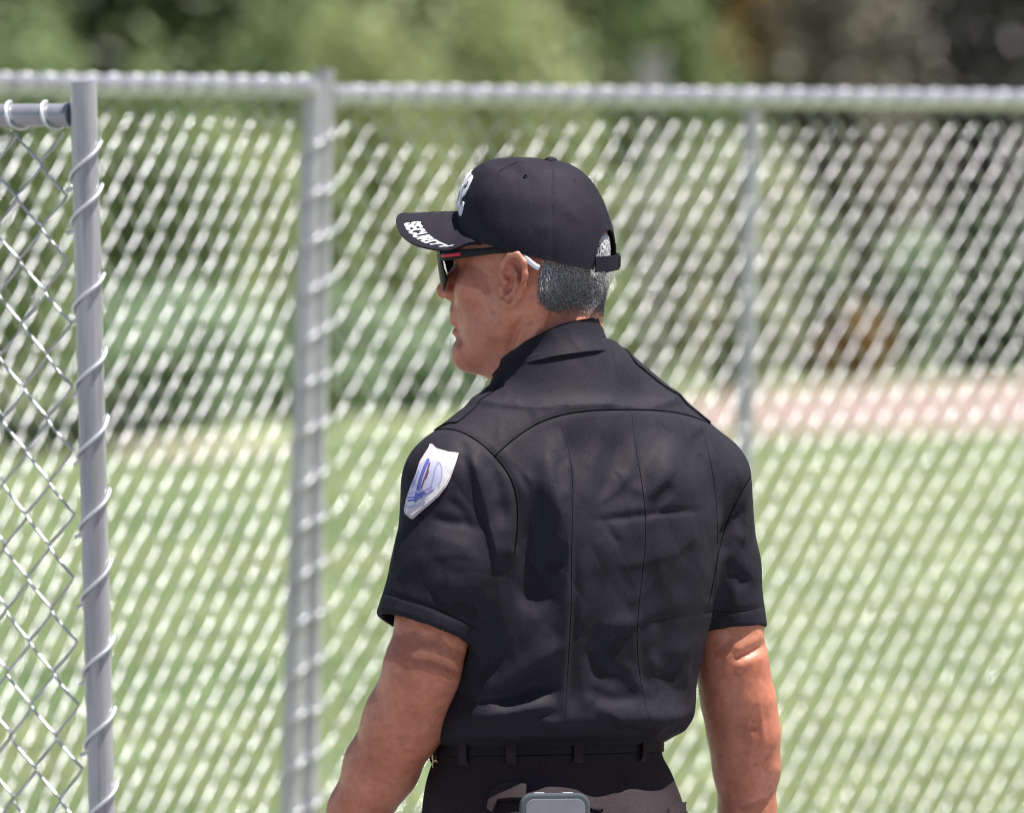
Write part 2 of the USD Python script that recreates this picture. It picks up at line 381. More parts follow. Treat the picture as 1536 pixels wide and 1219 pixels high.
mat('hair', {'g': ('geometry', {}), 'sx': ('separate_xyz', {}), 'zr': ('map_range', {'from_min': 1.612, 'from_max': 1.655, 'to_min': 0.30, 'to_max': 1.0}), 'mu': ('mix_color', {'blend_type': 'multiply', 'fac': 1.0}), 'n': ('noise_texture', {'scale': 520, 'detail': 2}), 'r': ('rgb_ramp', {'ramp': [(0.33, (0.05, 0.047, 0.047)), (0.48, (0.26, 0.255, 0.255)), (0.62, (0.70, 0.69, 0.70))]}),
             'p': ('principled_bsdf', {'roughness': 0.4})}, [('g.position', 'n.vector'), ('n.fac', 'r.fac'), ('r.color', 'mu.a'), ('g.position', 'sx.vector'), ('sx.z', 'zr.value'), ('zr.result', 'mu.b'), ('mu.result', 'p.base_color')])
mat('skin', {'g': ('geometry', {}), 'n': ('noise_texture', {'scale': 22, 'detail': 5, 'roughness': 0.6}),
             'r': ('rgb_ramp', {'ramp': [(0.25, (0.43, 0.145, 0.085)), (0.5, (0.53, 0.20, 0.122)), (0.75, (0.61, 0.26, 0.168))]}),
             'f': ('noise_texture', {'scale': 120, 'detail': 5}), 'fr': ('rgb_ramp', {'ramp': [(0.30, (0.62, 0.52, 0.50)), (0.62, (1.05, 1.04, 1.04)), (1, (1, 1, 1))]}),
             'mx': ('mix_color', {'blend_type': 'multiply', 'fac': 0.38}),
             'w': ('noise_texture', {'scale': 900, 'detail': 3}), 'b': ('bump', {'strength': 0.5, 'distance': 0.0009}),
             'p': ('principled_bsdf', {'roughness': 0.40, 'subsurface_weight': 0.2, 'subsurface_scale': 0.006, 'subsurface_radius': (1.0, 0.35, 0.18), 'specular_ior_level': 0.45})},
    [('g.position', 'n.vector'), ('n.fac', 'r.fac'), ('g.position', 'f.vector'), ('f.fac', 'fr.fac'), ('r.color', 'mx.a'), ('fr.color', 'mx.b'), ('mx.result', 'p.base_color'),
     ('g.position', 'w.vector'), ('w.fac', 'b.height'), ('b.normal', 'p.normal')])

# ------------------------------------------------------------------ setting: ground, path, grass
def XY(px, D): return np.array([(px - 768) * D / FPX, D - DIST])
gv, gf = box((0, 200, -0.5), (900, 900, 1.0))
p = obj('ground', (gv, gf), 'grass_ground', smooth=False, label='mown field of pale green and yellowish grass', kind='structure')
rng = np.random.default_rng(5)
def track(near, far, label):
    ring = np.vstack([curve([tuple(XY(*q)) for q in near], 0.3), curve([tuple(XY(*q)) for q in far], 0.3)]); ring[:, 1] += rng.normal(0, 0.07, len(ring))
    pv, pf = trimesh.creation.triangulate_polygon(max(getattr(sg.Polygon(ring).buffer(0), 'geoms', [sg.Polygon(ring).buffer(0)]), key=lambda q: q.area), engine='earcut')
    obj('dirt_path', (np.c_[np.asarray(pv)[:, :2], np.full(len(pv), 0.004)], np.asarray(pf)), 'dirt', smooth=False, label=label, kind='structure')
nearE = [(960, 91), (1030, 89), (1300, 89.5), (1536, 90.5), (2400, 95)]
track(nearE, [(2400, 126), (1536, 111), (1300, 108), (1030, 102), (975, 95)], 'broad pinkish bare dirt track right of the guard, along the far edge of the grass')
nearL = [(150, 83.2), (200, 82.4), (330, 82.8), (450, 84.2)]
track(nearL, [(455, 85.2), (330, 85.6), (200, 84.8), (150, 83.8)], 'thin strip of bare dirt between the gate post and the corner post, at the far edge of the grass')
av, af = box((0, -26, 0.002), (60, 63.0, 0.004))
obj('gravel_yard', (av, af), 'gravel', smooth=False, label='grey gravel ground on the near side of the fence', kind='structure')
tv, tf = [], []
for k in range(9):
    a = rng.uniform(0, 6.28); l = rng.uniform(0.02, 0.045); b = rng.uniform(0.2, 0.7); c = rng.normal(0, 0.03, 2); w = 0.006
    t = np.array([math.cos(a), math.sin(a)]); s = np.array([-t[1], t[0]]) * w
    tv += [[*(c - s), 0], [*(c + s), 0], [*(c + t * l * b), l]]; tf.append([3 * k, 3 * k + 1, 3 * k + 2])
gi = UsdGeom.PointInstancer.Define(stage, '/World/grass')
usdkit.mesh(stage, '/World/grass/tuft', (np.array(tv), np.array(tf)), MATS['grass_blade'])
gi.CreatePrototypesRel().SetTargets(['/World/grass/tuft'])
N = 19000
Dg = 30 + 49 * rng.random(N) ** 1.2; gpx = rng.uniform(-150, 1700, N); Dg = 30 + (np.interp(gpx, [-150, 140, 150, 450, 470, 900, 960, 1030, 1536], [84, 84, 82, 83.5, 88, 93, 89, 88, 89.5]) - 30) * rng.random(N) ** 1.2; gx = (gpx - 768) * Dg / FPX
gi.CreatePositionsAttr(Vt.Vec3fArray.FromNumpy(np.stack([gx, Dg - DIST, np.zeros(N)], 1).astype(np.float32)))
gi.CreateProtoIndicesAttr(Vt.IntArray.FromNumpy(np.zeros(N, np.int32)))
ga = rng.uniform(0, 3.1416, N)
gi.CreateOrientationsAttr(Vt.QuathArray([Gf.Quath(float(math.cos(a)), 0, 0, float(math.sin(a))) for a in ga]))
gi.CreateScalesAttr(Vt.Vec3fArray.FromNumpy(np.repeat(rng.uniform(0.6, 1.3, (N, 1)), 3, 1).astype(np.float32)))
tag(gi.GetPrim(), 'short grass blades covering the field behind the fence', 'grass', kind='stuff')

# ------------------------------------------------------------------ vegetation
def crown(rng, c, r, n, size, clumps, hollow=0.35, flat=0.0):
    """Leaves gathered in clumps through an ellipsoid: one mesh of small four-cornered leaves."""
    c, r = np.asarray(c, float), np.asarray(r, float)
    d = rng.normal(size=(clumps, 3)); d /= np.linalg.norm(d, axis=1, keepdims=True)
    cc = d * (hollow + (1 - hollow) * rng.random((clumps, 1)) ** 0.6) * rng.uniform(0.8, 1.12, (clumps, 1))
    cs = rng.uniform(0.12, 0.27, clumps)
    k = rng.integers(0, clumps, n); q = rng.normal(size=(n, 3)); q *= cs[k][:, None]
    pos = c + (cc[k] + q) * r
    pos[:, 2] = np.maximum(pos[:, 2], 0.03 + 0.1 * rng.random(n))
    nn = rng.normal(size=(n, 3)) + np.array([0, 0, 0.7]) + 0.5 * (cc[k] + q); nn /= np.linalg.norm(nn, axis=1, keepdims=True)
    a = np.cross(nn, rng.normal(size=(n, 3))); a /= np.linalg.norm(a, axis=1, keepdims=True); b = np.cross(nn, a)
    s = size * rng.uniform(0.6, 1.3, (n, 1))
    v = np.stack([pos - a * s, pos + b * s * 0.45 - nn * s * 0.1, pos + a * s, pos - b * s * 0.45 - nn * s * 0.1], 1).reshape(-1, 3)
    i = np.arange(n)[:, None] * 4
    return v, np.vstack([i + [0, 1, 2], i + [0, 2, 3]])

def limb(rng, base, top, r0, r1, wob=0.06):
    t = np.linspace(0, 1, 7)[:, None]; p = np.asarray(base) * (1 - t) + np.asarray(top) * t
    p[1:-1] += rng.normal(0, wob, (5, 3)); return tube(p, r0 + (r1 - r0) * t[:, 0], 7)

def plant(name, label, cat_, px, D, top, width, leaf, n, size, clumps=26, low=0.0, group=None, seed=1, depth=None, stems=3, hollow=0.35, trunk_r=0.03):
    """A shrub or tree: trunk(s) with limbs and a crown of leaves from height low to height top."""
    r = np.random.default_rng(seed); x, y = XY(px, D); depth = depth or width * 0.8
    t = thing(name, label, cat_, (x, y, 0), group)
    c = np.array([x, y, (top + low) / 2]); rad = np.array([width / 2, depth / 2, (top - low) / 2])
    ms = []
    for k in range(stems):
        a = r.uniform(0, 6.28); o = np.array([math.cos(a), math.sin(a), 0])
        b = np.array([x, y, -0.05]) + o * trunk_r * 2 * (stems > 1); e = c + o * rad * r.uniform(0.15, 0.5) + [0, 0, rad[2] * r.uniform(0.1, 0.6)]
        ms.append(limb(r, b, e, trunk_r, trunk_r * 0.3))
        for j in range(3):
            m = b + (e - b) * r.uniform(0.4, 0.9); ms.append(limb(r, m, c + r.normal(size=3) * rad * 0.5, trunk_r * 0.5, trunk_r * 0.12))
    obj('trunk' if stems == 1 else 'stem', cat(ms), 'bark', t)
    obj('crown', crown(r, c, rad, n, size, clumps, hollow), leaf, t, smooth=False)
    return t

plant('shrub', 'rounded mid green shrub at the left edge above the gate', 'shrub', 20, 88, 2.75, 1.5, 'leaves_mid', 5000, 0.06, seed=11)
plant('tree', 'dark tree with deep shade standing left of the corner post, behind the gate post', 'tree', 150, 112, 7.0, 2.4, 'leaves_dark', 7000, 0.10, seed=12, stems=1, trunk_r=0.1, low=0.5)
plant('shrub', 'mid green shrub with a pale tip between two dark trees', 'shrub', 268, 90, 2.55, 1.0, 'leaves_mid', 4500, 0.06, seed=13)
plant('tree', 'dark tree close behind the corner post, left of the bright bushes', 'tree', 385, 114, 7.5, 1.9, 'leaves_dark', 6500, 0.10, seed=14, stems=1, trunk_r=0.1, low=0.4)
plant('shrub', 'dark green shrub directly behind the leaning corner post', 'shrub', 445, 99, 3.6, 1.0, 'leaves_mid', 4000, 0.06, seed=15)
plant('shrub', 'bright yellow green bush just right of the corner post', 'shrub', 585, 96, 2.85, 1.25, 'leaves_bright', 5500, 0.06, seed=16)
plant('shrub', 'large bright yellow green bush above the guard\'s cap', 'shrub', 760, 98, 3.3, 1.35, 'leaves_bright', 6500, 0.06, seed=17)
plant('shrub', 'tall green shrub behind the small grey box', 'shrub', 935, 104, 4.2, 1.15, 'leaves_mid', 5000, 0.065, seed=18)
plant('shrub', 'small green bush low above the rail between the grey box and the middle post', 'shrub', 1095, 107, 2.55, 0.75, 'leaves_mid', 3500, 0.055, seed=19)
plant('shrub', 'orange brown shrub rising above the rail near the middle post', 'shrub', 1145, 113, 3.35, 0.85, 'leaves_orange', 2600, 0.06, seed=20, low=2.1)
plant('shrub', 'tall grey dried brush right of the middle post', 'shrub', 1285, 112, 4.6, 1.5, 'leaves_dry', 5500, 0.06, seed=21, hollow=0.2)
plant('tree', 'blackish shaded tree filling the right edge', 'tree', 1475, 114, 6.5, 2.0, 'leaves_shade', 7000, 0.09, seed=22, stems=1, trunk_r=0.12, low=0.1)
plant('shrub', 'pale green shrub seen through the mesh beside the middle post', 'shrub', 1105, 105, 1.75, 1.0, 'leaves_pale', 4500, 0.055, seed=23)
plant('shrub', 'pale green shrub seen through the mesh above the guard\'s right shoulder', 'shrub', 985, 102, 1.9, 0.9, 'leaves_pale', 4500, 0.055, seed=24)
plant('shrub', 'small bluish green shrub low in the dark area at the right', 'shrub', 1375, 110, 1.1, 0.7, 'leaves_blue', 2600, 0.05, seed=25)
plant('shrub', 'small rusty shrub at the dirt edge in the right part', 'shrub', 1285, 109.5, 0.6, 0.55, 'leaves_orange', 1600, 0.045, seed=26)
plant('shrub', 'low dark shrub at the dirt edge under the dried brush', 'shrub', 1225, 110, 0.9, 0.7, 'leaves_dark', 2500, 0.05, seed=27)
plant('shrub', 'low dark shrub at the right edge beside the dirt track', 'shrub', 1480, 112.5, 1.3, 1.1, 'leaves_dark', 3000, 0.05, seed=28)
plant('shrub', 'low bluish green hedge plant between the gate post and the corner post', 'shrub', 230, 88.5, 1.0, 1.5, 'leaves_blue', 4000, 0.05, seed=29)
plant('shrub', 'low bluish green plant behind the base of the corner post', 'shrub', 480, 92, 0.85, 1.2, 'leaves_blue', 3500, 0.05, seed=30)
plant('shrub', 'low dark plant at the left edge behind the gate mesh', 'shrub', 60, 83.0, 0.30, 1.5, 'leaves_dark', 3000, 0.05, seed=31)
plant('shrub', 'pale green bush seen through the mesh left of the corner post', 'shrub', 345, 92, 1.95, 1.0, 'leaves_bright', 4500, 0.055, seed=32)
plant('shrub', 'bright green bush seen through the mesh just right of the gate post', 'shrub', 165, 91, 2.0, 1.05, 'leaves_bright', 5000, 0.055, seed=35)
plant('shrub', 'mid green bush seen through the mesh under the corner post top', 'shrub', 440, 94, 2.1, 0.9, 'leaves_mid', 4500, 0.055, seed=36)
plant('shrub', 'low bluish green plant behind the guard\'s left shoulder', 'shrub', 640, 95, 0.9, 1.1, 'leaves_blue', 3500, 0.05, seed=33)
plant('shrub', 'low green plant behind the guard\'s collar', 'shrub', 830, 98, 1.2, 1.1, 'leaves_mid', 3500, 0.05, seed=34)
for i, (px, D, h, w) in enumerate([(-560, 124, 9, 5), (-180, 128, 10, 4.6), (90, 132, 10, 4.5), (420, 128, 10.5, 4.6), (720, 134, 11, 4.6), (1020, 130, 10, 4.8), (1330, 134, 10.5, 5), (1640, 128, 10, 5), (2050, 130, 9, 5.5)]):
    side = ['far to the left', 'left of the gate', 'behind the gate mesh', 'behind the corner post', 'behind the bright bushes', 'behind the grey box', 'behind the dried brush', 'at the right edge', 'far to the right'][i]
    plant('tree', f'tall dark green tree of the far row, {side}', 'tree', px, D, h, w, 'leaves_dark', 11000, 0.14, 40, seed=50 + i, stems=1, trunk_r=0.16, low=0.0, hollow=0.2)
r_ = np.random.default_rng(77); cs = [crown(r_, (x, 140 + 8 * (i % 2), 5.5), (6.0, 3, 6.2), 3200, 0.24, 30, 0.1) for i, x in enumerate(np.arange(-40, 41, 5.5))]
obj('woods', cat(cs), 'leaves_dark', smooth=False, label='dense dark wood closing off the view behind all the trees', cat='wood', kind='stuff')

x, y = XY(977, 99); t = thing('equipment_box', 'small grey box on a post among the bushes, above the rail', 'box', (x, y, 0))
obj('box_body', box((x, y, 2.39), (0.20, 0.16, 0.30), 0.01), 'grey_box_paint', t, 30)
obj('box_lid', box((x, y, 2.55), (0.225, 0.185, 0.022), 0.005), 'grey_box_paint', t, 30)
obj('post', tube([(x, y, -0.1), (x, y, 2.24)], 0.03, 10), 'grey_box_paint', t, 30)

# ------------------------------------------------------------------ chain-link panels
MESHW = 0.0808
def helix(a, b, r, pitch, phase, rng, n=14, hand=1, jit=0.12):
    a, b = np.asarray(a, float), np.asarray(b, float); L = np.linalg.norm(b - a); d = (b - a) / L
    u = np.array([0, -1.0, 0]); w = np.cross(d, u); turns = L / pitch; m = int(turns * n)
    t = np.linspace(0, L, m); wob = np.interp(t, np.arange(0, L + pitch, pitch / 2), rng.normal(0, jit, len(np.arange(0, L + pitch, pitch / 2))))
    ang = hand * (2 * math.pi * t / pitch + wob * 2) + phase
    return a + t[:, None] * d + r * (np.cos(ang)[:, None] * u + np.sin(ang)[:, None] * w)

def fabric(t, x0, x1, z0, z1, rng, front=1, sag=0.0):
    """One zigzag wire after the other, each hooked into the last: every wire a part."""
    p = MESHW / 2; half = MESHW / 2; nw = int(round((x1 - x0) / p)); nz = int((z1 - z0) / half)
    for k in range(nw):
        s = np.linspace(0, nz, nz * 6 + 1); tri = np.abs((s + (k % 2)) % 2 - 1)          # 1..0..1
        xx = x0 + p * (k + 0.5) + (p / 2 + 0.0017) * np.clip((tri * 2 - 1) * 1.04, -1, 1)
        up = np.where(((s + (k % 2)) % 2) < 1, 1, -1)
        yy = front * up * 0.0030 * np.sin(np.pi * (s % 1)) ** 0.5
        zz = z1 - s * half
        bow = 0.004 * np.sin(xx * 5.1 + zz * 3.3) + 0.003 * np.sin(zz * 9 - xx * 4)
        pts = np.stack([xx + 0.0012 * np.sin(zz * 31 + k), yy + bow, zz + 0.002 * math.sin(k * 2.1)], 1)
        obj('wire', tube(pts, 0.0018, 6), 'galvanised_wire', t)

def pipe(a, b, r, open_top=False):
    v, f = tube([a, b], r, 20); return v, f

RP = 0.0175
def fence_panel(label, origin, phi, lean, L=2.84, rail_z=1.911, post_top=1.955, seed=3):
    t = thing('fence_panel', label, 'fence', origin, 'chain-link fence panels behind the guard', rotz=phi, rotx=lean)
    rg = np.random.default_rng(seed)
    obj('end_post', pipe((RP, 0, 0.02), (RP, 0, post_top), RP), 'galvanised_post', t, 40)
    obj('end_post', pipe((L - RP, 0, 0.02), (L - RP, 0, rail_z + 0.012), RP), 'galvanised_post', t, 40)
    obj('middle_post', pipe((L / 2, 0.002, 0.12), (L / 2, 0.002, rail_z - RP + 0.004), RP * 0.92), 'galvanised_post', t, 40)
    obj('top_rail', pipe((RP * 2, 0, rail_z), (L - RP * 2, 0, rail_z), RP), 'galvanised_pipe', t, 40)
    obj('bottom_rail', pipe((RP * 2, 0, 0.11), (L - RP * 2, 0, 0.11), RP), 'galvanised_pipe', t, 40)
    fabric(t, 0.06, L - 0.06, 0.15, rail_z - 0.035, rg, front=-1)
    obj('lacing_wire', tube(helix((0.05, 0, rail_z - 0.004), (L - 0.05, 0, rail_z - 0.004), RP + 0.004, MESHW, 0, rg), 0.0021, 6), 'bright_wire', t)
    for xx, ph in ((RP, 0.5), (L - RP, 2.0)):
        obj('lacing_wire', tube(helix((xx, 0, 0.15), (xx, 0, rail_z - 0.05), RP + 0.004, MESHW, ph, rg), 0.0021, 6), 'bright_wire', t)
    obj('foot', box((L - RP, 0, 0.012), (0.10, 0.45, 0.02), 0.004), 'galvanised_pipe', t, 30)
    return t

O = XY(440, 23.1)
PHI_R, PHI_L = 57.5, 65.5
first = fence_panel('silvery chain-link fence panel with a middle post, right of the corner post', (O[0], O[1], 0), PHI_R, 1.5)
d = np.array([math.cos(math.radians(PHI_L)), math.sin(math.radians(PHI_L))])
O2 = XY(421, 23.05) - d * 2.84
cp = UsdGeom.Xform.Define(stage, numbered('/World', 'fence_panel'))
cp.AddTranslateOp().Set(Gf.Vec3d(O2[0], O2[1], 0.013)); cp.AddRotateZOp().Set(PHI_L); cp.AddRotateXOp().Set(2.1)
cp.GetPrim().GetReferences().AddInternalReference(first); cp.GetPrim().SetInstanceable(True)
tag(cp.GetPrim(), 'silvery chain-link fence panel left of the corner post, running behind the gate', 'fence', 'chain-link fence panels behind the guard')

# the gate leaf in front: its free post, a lower top rail, mesh and lacing wire
def gate():
    G = XY(181, 17.2); L = 1.25; rg = np.random.default_rng(8)
    t = thing('gate', 'near chain-link gate leaf with a round post bound by a bright spiral wire', 'gate', (G[0], G[1], 0), rotz=-41.0, rotx=2.1)
    rp, rz = 0.0172, 1.858
    a, b = pipe((0, 0, 0.04), (0, 0, 1.90), rp)
    ang = np.linspace(0, 2 * np.pi, 28, endpoint=False); ro, ri = rp, rp - 0.0025         # an open-ended tube
    prof = [(ro, 0.04), (ro, 1.9), (ri, 1.9), (ri, 1.6)]
    v = np.array([[r * math.cos(q), r * math.sin(q), z] for q in ang for r, z in prof])
    obj('end_post', (v, grid_faces(28, 4, True)), 'galvanised_post', t, 40)
    obj('end_post', pipe((-L, 0, 0.04), (-L, 0, 1.90), rp), 'galvanised_post', t, 40)
    obj('top_rail', pipe((-L + rp, 0, rz), (-rp - 0.001, 0, rz), 0.0145), 'galvanised_pipe', t, 40)
    obj('rail_clamp', pipe((-rp - 0.012, 0, rz), (-rp - 0.0005, 0, rz), 0.0163), 'galvanised_pipe', t, 40)
    obj('bottom_rail', pipe((-L + rp, 0, 0.11), (-rp, 0, 0.11), 0.0145), 'galvanised_pipe', t, 40)
    fabric(t, -L + 0.045, -0.032, 0.15, rz - 0.022, rg, front=1)
    # spiral tie on the post, rising from the mesh round the front
    zs = [1.822, 1.768, 1.655, 1.560, 1.475, 1.382, 1.293, 1.195, 1.105, 1.010, 0.918, 0.825, 0.74, 0.64, 0.55, 0.45, 0.36, 0.27]
    for i, z in enumerate(zs):
        q = np.linspace(-0.15, 1.12, 30); an = math.radians(188) + q * math.radians(205) + rg.normal(0, 0.08)
        R = rp + 0.0025 + 0.0018 * np.clip(q - 0.55, 0, 1) * rg.uniform(0.5, 1.6)
        pts = np.stack([R * np.cos(an), R * np.sin(an), z - 0.052 + 0.05 * np.clip(q, 0, 1) ** rg.uniform(0.9, 1.5) + 0.012 * np.clip(q - 0.8, 0, 1)], 1)
        pts = np.vstack([[-0.034, 0.0, z - 0.060], pts])
        obj('tie_wire', tube(pts, 0.0023, 8), 'tie_wire', t)
    for i, x in enumerate(np.arange(-0.055, -L + 0.1, -0.062)):
        q = np.linspace(0, 1, 26); an = math.radians(100) - q * math.radians(300); R = 0.0172
        pts = np.stack([x - 0.012 + 0.03 * q, R * np.cos(an) * -1, rz + R * np.sin(an)], 1)
        obj('tie_wire', tube(pts, 0.0023, 8), 'tie_wire', t)
    for z, s in ((0.955, 0.006), (0.925, 0.0075)):
        obj('plastic_tie', tube(helix((-0.019, -0.012, z), (-0.019, -0.012, z + 0.004), s, 0.003, 0.3, rg), 0.0022, 6), 'blue_tie', t)
gate()

# ================================================================== the guard
YAW = math.radians(28); HYAW = math.radians(70)
BL = np.array([math.cos(YAW), math.sin(YAW)]); BB = np.array([math.sin(YAW), -math.cos(YAW)])        # his right, his back (x, depth)
HF = np.array([-math.sin(HYAW), math.cos(HYAW)]); HL = np.array([-math.cos(HYAW), -math.sin(HYAW)])  # face forward, his left
HC = (797.0, 385.0, 34.0)
def H(F, L, U):
    """Head measures (forward, left, up) to metres."""
    F, L, U = np.broadcast_arrays(np.asarray(F, float), np.asarray(L, float), np.asarray(U, float))
    return W(HC[0] + HF[0] * F + HL[0] * L, HC[1] - U, HC[2] + HF[1] * F + HL[1] * L)
HR = np.array([[HF[0], HF[1], 0], [HL[0], HL[1], 0], [0, 0, 1.0]])
u_ = 1 / 1270.0

guard = thing('person', 'security guard seen from behind in black shirt, cap and sunglasses, head turned left', 'person', W(830, 2525, 0))

# ---- shirt
def make_shirt():
    g = Grid(W(545, 1125, -230), W(1165, 470, 240), 0.0027)
    f = g.stack([(610, 862, 0, 140, 92), (660, 866, 2, 200, 112), (720, 868, 0, 226, 132), (800, 866, -4, 231, 146), (880, 861, -4, 224, 150), (960, 854, -2, 214, 148),
                 (1030, 845, 0, 207, 146), (1072, 839, 0, 210, 150), (1096, 832, 0, 205, 141), (1110, 825, 0, 188, 124), (1124, 822, 0, 170, 112)], YAW)
    for a, b, ra, rb, k in [((900, 575, 35), (1050, 712, 98), 62, 68, 0.03), ((792, 612, -15), (688, 727, -92), 56, 82, 0.03), ((830, 545, 13), (842, 640, 0), 87, 104, 0.03),
                            ((820, 760, -105), (836, 830, -100), 52, 50, 0.03), ((980, 730, -40), (965, 820, -45), 55, 50, 0.03)]:
        f = smin(f, g.cone(W(*a), W(*b), ra * u_, rb * u_), k)
    # sleeves: hollow towards the hem
    def sleeve(path, rs, hem_p, hem_n, inner_from):
        d = None
        for (a, b), (ra, rb) in zip(zip(path[:-1], path[1:]), zip(rs[:-1], rs[1:])):
            c = g.cone(W(*a), W(*b), ra * u_, rb * u_); d = c if d is None else smin(d, c, 0.012)
        d = smax(d, g.plane(W(*hem_p), hem_n), 0.002)
        i = g.cone(W(*inner_from), W(*path[-1]), (rs[-2] - 11) * u_, (rs[-1] - 7) * u_)
        return d, i
    dl, il = sleeve([(690, 726, -94), (675, 850, -118), (628, 978, -132)], [83, 84, 78], (637, 948, -128), (-0.35, -0.2, -0.936), (664, 885, -122))
    dr, ir = sleeve([(1056, 724, 98), (1076, 850, 112), (1100, 972, 120)], [72, 63, 56], (1100, 945, 118), (0.09, -0.12, -0.99), (1085, 895, 114))
    f = smin(f, dl, 0.013); f = smin(f, dr, 0.011)
    f = np.maximum(f, -il); f = np.maximum(f, -ir)
    f = smax(f, g.plane(W(828, 531, 0), (-0.32, 0.18, 1.0)), 0.006)
    # room for the neck
    f = smax(f, -g.cone(W(818, 440, 40), W(832, 590, 12), 68 * u_, 72 * u_), 0.004)
    v, fc = surface(g, f); v = relax(v, fc, 7)
    n = normals(v, fc); x, y = inv(v); back = sstep(-n[:, 1], -0.15, 0.25) * (v[:, 1] < 0.16)
    # loose cloth: long soft folds, then finer creases
    q = np.stack([(x - 830) * 0.011 + (y - 800) * 0.004, (y - 800) * 0.0036 - (x - 830) * 0.002, v[:, 1] * 7], 1)
    d = (meshkit.fbm(q, 2, 4) - 0.5) * 0.0032 * sstep(y, 640, 720)
    qv = np.stack([(x + 0.22 * (y - 850)) * 0.034, y * 0.0052, v[:, 1] * 3], 1); d += (meshkit.fbm(qv, 2, 12) - 0.5) * 0.0034 * sstep(y, 640, 700) * (1 - 0.5 * sstep(y, 780, 860))
    q2 = np.stack([(x + 0.7 * y) * 0.016, (y - 0.5 * x) * 0.006, v[:, 1] * 12], 1)
    rid = 1 - np.abs(2 * meshkit.noise(q2, 9) - 1); d += 0.0007 * (rid ** 4) * sstep(y, 640, 740)
    q3 = np.stack([(x - 0.6 * y) * 0.022, (y + 0.4 * x) * 0.010, v[:, 1] * 20], 1)
    d -= 0.0006 * ((1 - np.abs(2 * meshkit.noise(q3, 21) - 1)) ** 5) * sstep(y, 640, 740)
    s = lambda pts, h, w, tp=0.3: stroke(x, y, pts, h, w, tp)
    e = np.zeros(len(v))
    e += cliff(x, y, [(848, 1090), (852, 1000), (857, 900), (858, 800), (857, 700), (840, 635)], 4.2, 24)
    e += cliff(x, y, [(978, 1092), (961, 1020), (956, 950), (965, 850), (968, 770), (957, 690), (948, 622)], 1.4, 16)
    e -= cliff(x, y, [(1066, 980), (1074, 860), (1073, 740), (1052, 640)], 1.2, 18)
    e += s([(868, 781), (920, 778), (1000, 768), (1076, 764)], -2.2, 6) + fold(x, y, [(1050, 800), (1010, 830), (960, 845), (900, 850)], 1.1, 16, 0.4) + fold(x, y, [(1020, 690), (1000, 720), (960, 755)], 1.8, 16, 0.35) + fold(x, y, [(955, 700), (925, 735), (885, 765)], 1.8, 15, 0.35)
    e += fold(x, y, [(1010, 905), (970, 930), (930, 940), (890, 925)], 1.4, 18, 0.4) + fold(x, y, [(1035, 960), (1000, 1000), (960, 1015)], 2.0, 18, 0.4)
    e += fold(x, y, [(725, 838), (690, 830), (640, 836)], 1.2, 16, 0.4) + fold(x, y, [(735, 905), (690, 885), (630, 872)], 1.6, 18, 0.4)
    e += s([(900, 768), (960, 762), (1040, 752)], 1.2, 14)
    e += s([(903, 776), (918, 800), (934, 822)], -1.4, 6) + s([(968, 772), (990, 752), (1008, 720)], -2.0, 9)
    e += s([(1015, 645), (995, 710), (975, 762)], 2.6, 15) + s([(932, 640), (920, 700), (892, 770)], -2.4, 15) + s([(900, 655), (885, 720), (880, 770)], 1.8, 12)
    e += s([(832, 640), (822, 700), (812, 760)], 2.6, 13) + s([(806, 715), (796, 790), (790, 860), (776, 960)], -13.0, 30, 0.4)
    e += fold(x, y, [(812, 660), (826, 720), (838, 770), (836, 800)], 4.5, 20, 0.4) + s([(845, 810), (820, 850), (800, 930)], -7.0, 26)
    e += fold(x, y, [(848, 955), (810, 992), (760, 1028), (700, 1052)], 7.0, 24, 0.35) + s([(735, 1060), (790, 1036), (846, 1020)], -8.0, 17) + fold(x, y, [(845, 1056), (760, 1070), (690, 1085)], 7.0, 22, 0.35)
    e += fold(x, y, [(1040, 1060), (985, 1084), (930, 1078), (880, 1050)], 6.0, 26, 0.4) + s([(880, 960), (900, 1000), (930, 1040)], -2.5, 18) + s([(1000, 900), (990, 980), (1010, 1050)], -3.0, 20)
    e += s([(1040, 930), (1025, 1000), (1030, 1060)], 2.5, 14) + s([(880, 860), (925, 880), (955, 930)], -2.0, 18) + s([(890, 960), (930, 935), (952, 950)], 2.4, 13)
    e += s([(975, 1090), (1000, 1075), (1035, 1085)], 3.0, 14)
    for pts, h, w in [([(1030, 660), (1040, 740), (1030, 800)], -2.0, 12), ([(990, 650), (968, 700), (972, 745)], -2.2, 12), ([(955, 640), (940, 700), (925, 745)], 1.8, 11), ([(915, 800), (905, 850), (912, 900)], 1.8, 12),
                      ([(945, 790), (935, 850), (945, 905)], -1.6, 13), ([(1000, 790), (990, 850), (1000, 905)], 1.6, 13), ([(1040, 800), (1030, 860), (1015, 905)], -1.8, 12), ([(880, 820), (872, 900), (868, 960)], 1.8, 10),
                      ([(1060, 830), (1050, 900), (1030, 960)], 2.0, 10), ([(838, 860), (825, 920), (800, 960)], -2.0, 10), ([(905, 930), (890, 985), (900, 1030)], -2.4, 11),
                      ([(935, 985), (950, 1020), (985, 1050)], 2.0, 10), ([(870, 1030), (920, 1050), (965, 1045)], -2.0, 9), ([(985, 930), (975, 970), (985, 1010)], 1.8, 9), ([(790, 1075), (830, 1085), (848, 1078)], 2.5, 8)]:
        e += s(pts, h, w)
    # left sleeve
    e += fold(x, y, [(700, 662), (716, 715), (734, 790), (752, 862)][::-1], 6.0, 34, 0.2, 0.2) + s([(722, 665), (742, 720), (756, 800)], -5.0, 12)
    e += s([(640, 775), (668, 782), (700, 786), (722, 798)], -2.4, 8) + s([(630, 800), (670, 812), (710, 822)], 1.6, 12) + s([(668, 745), (690, 765), (706, 790)], -1.6, 8)
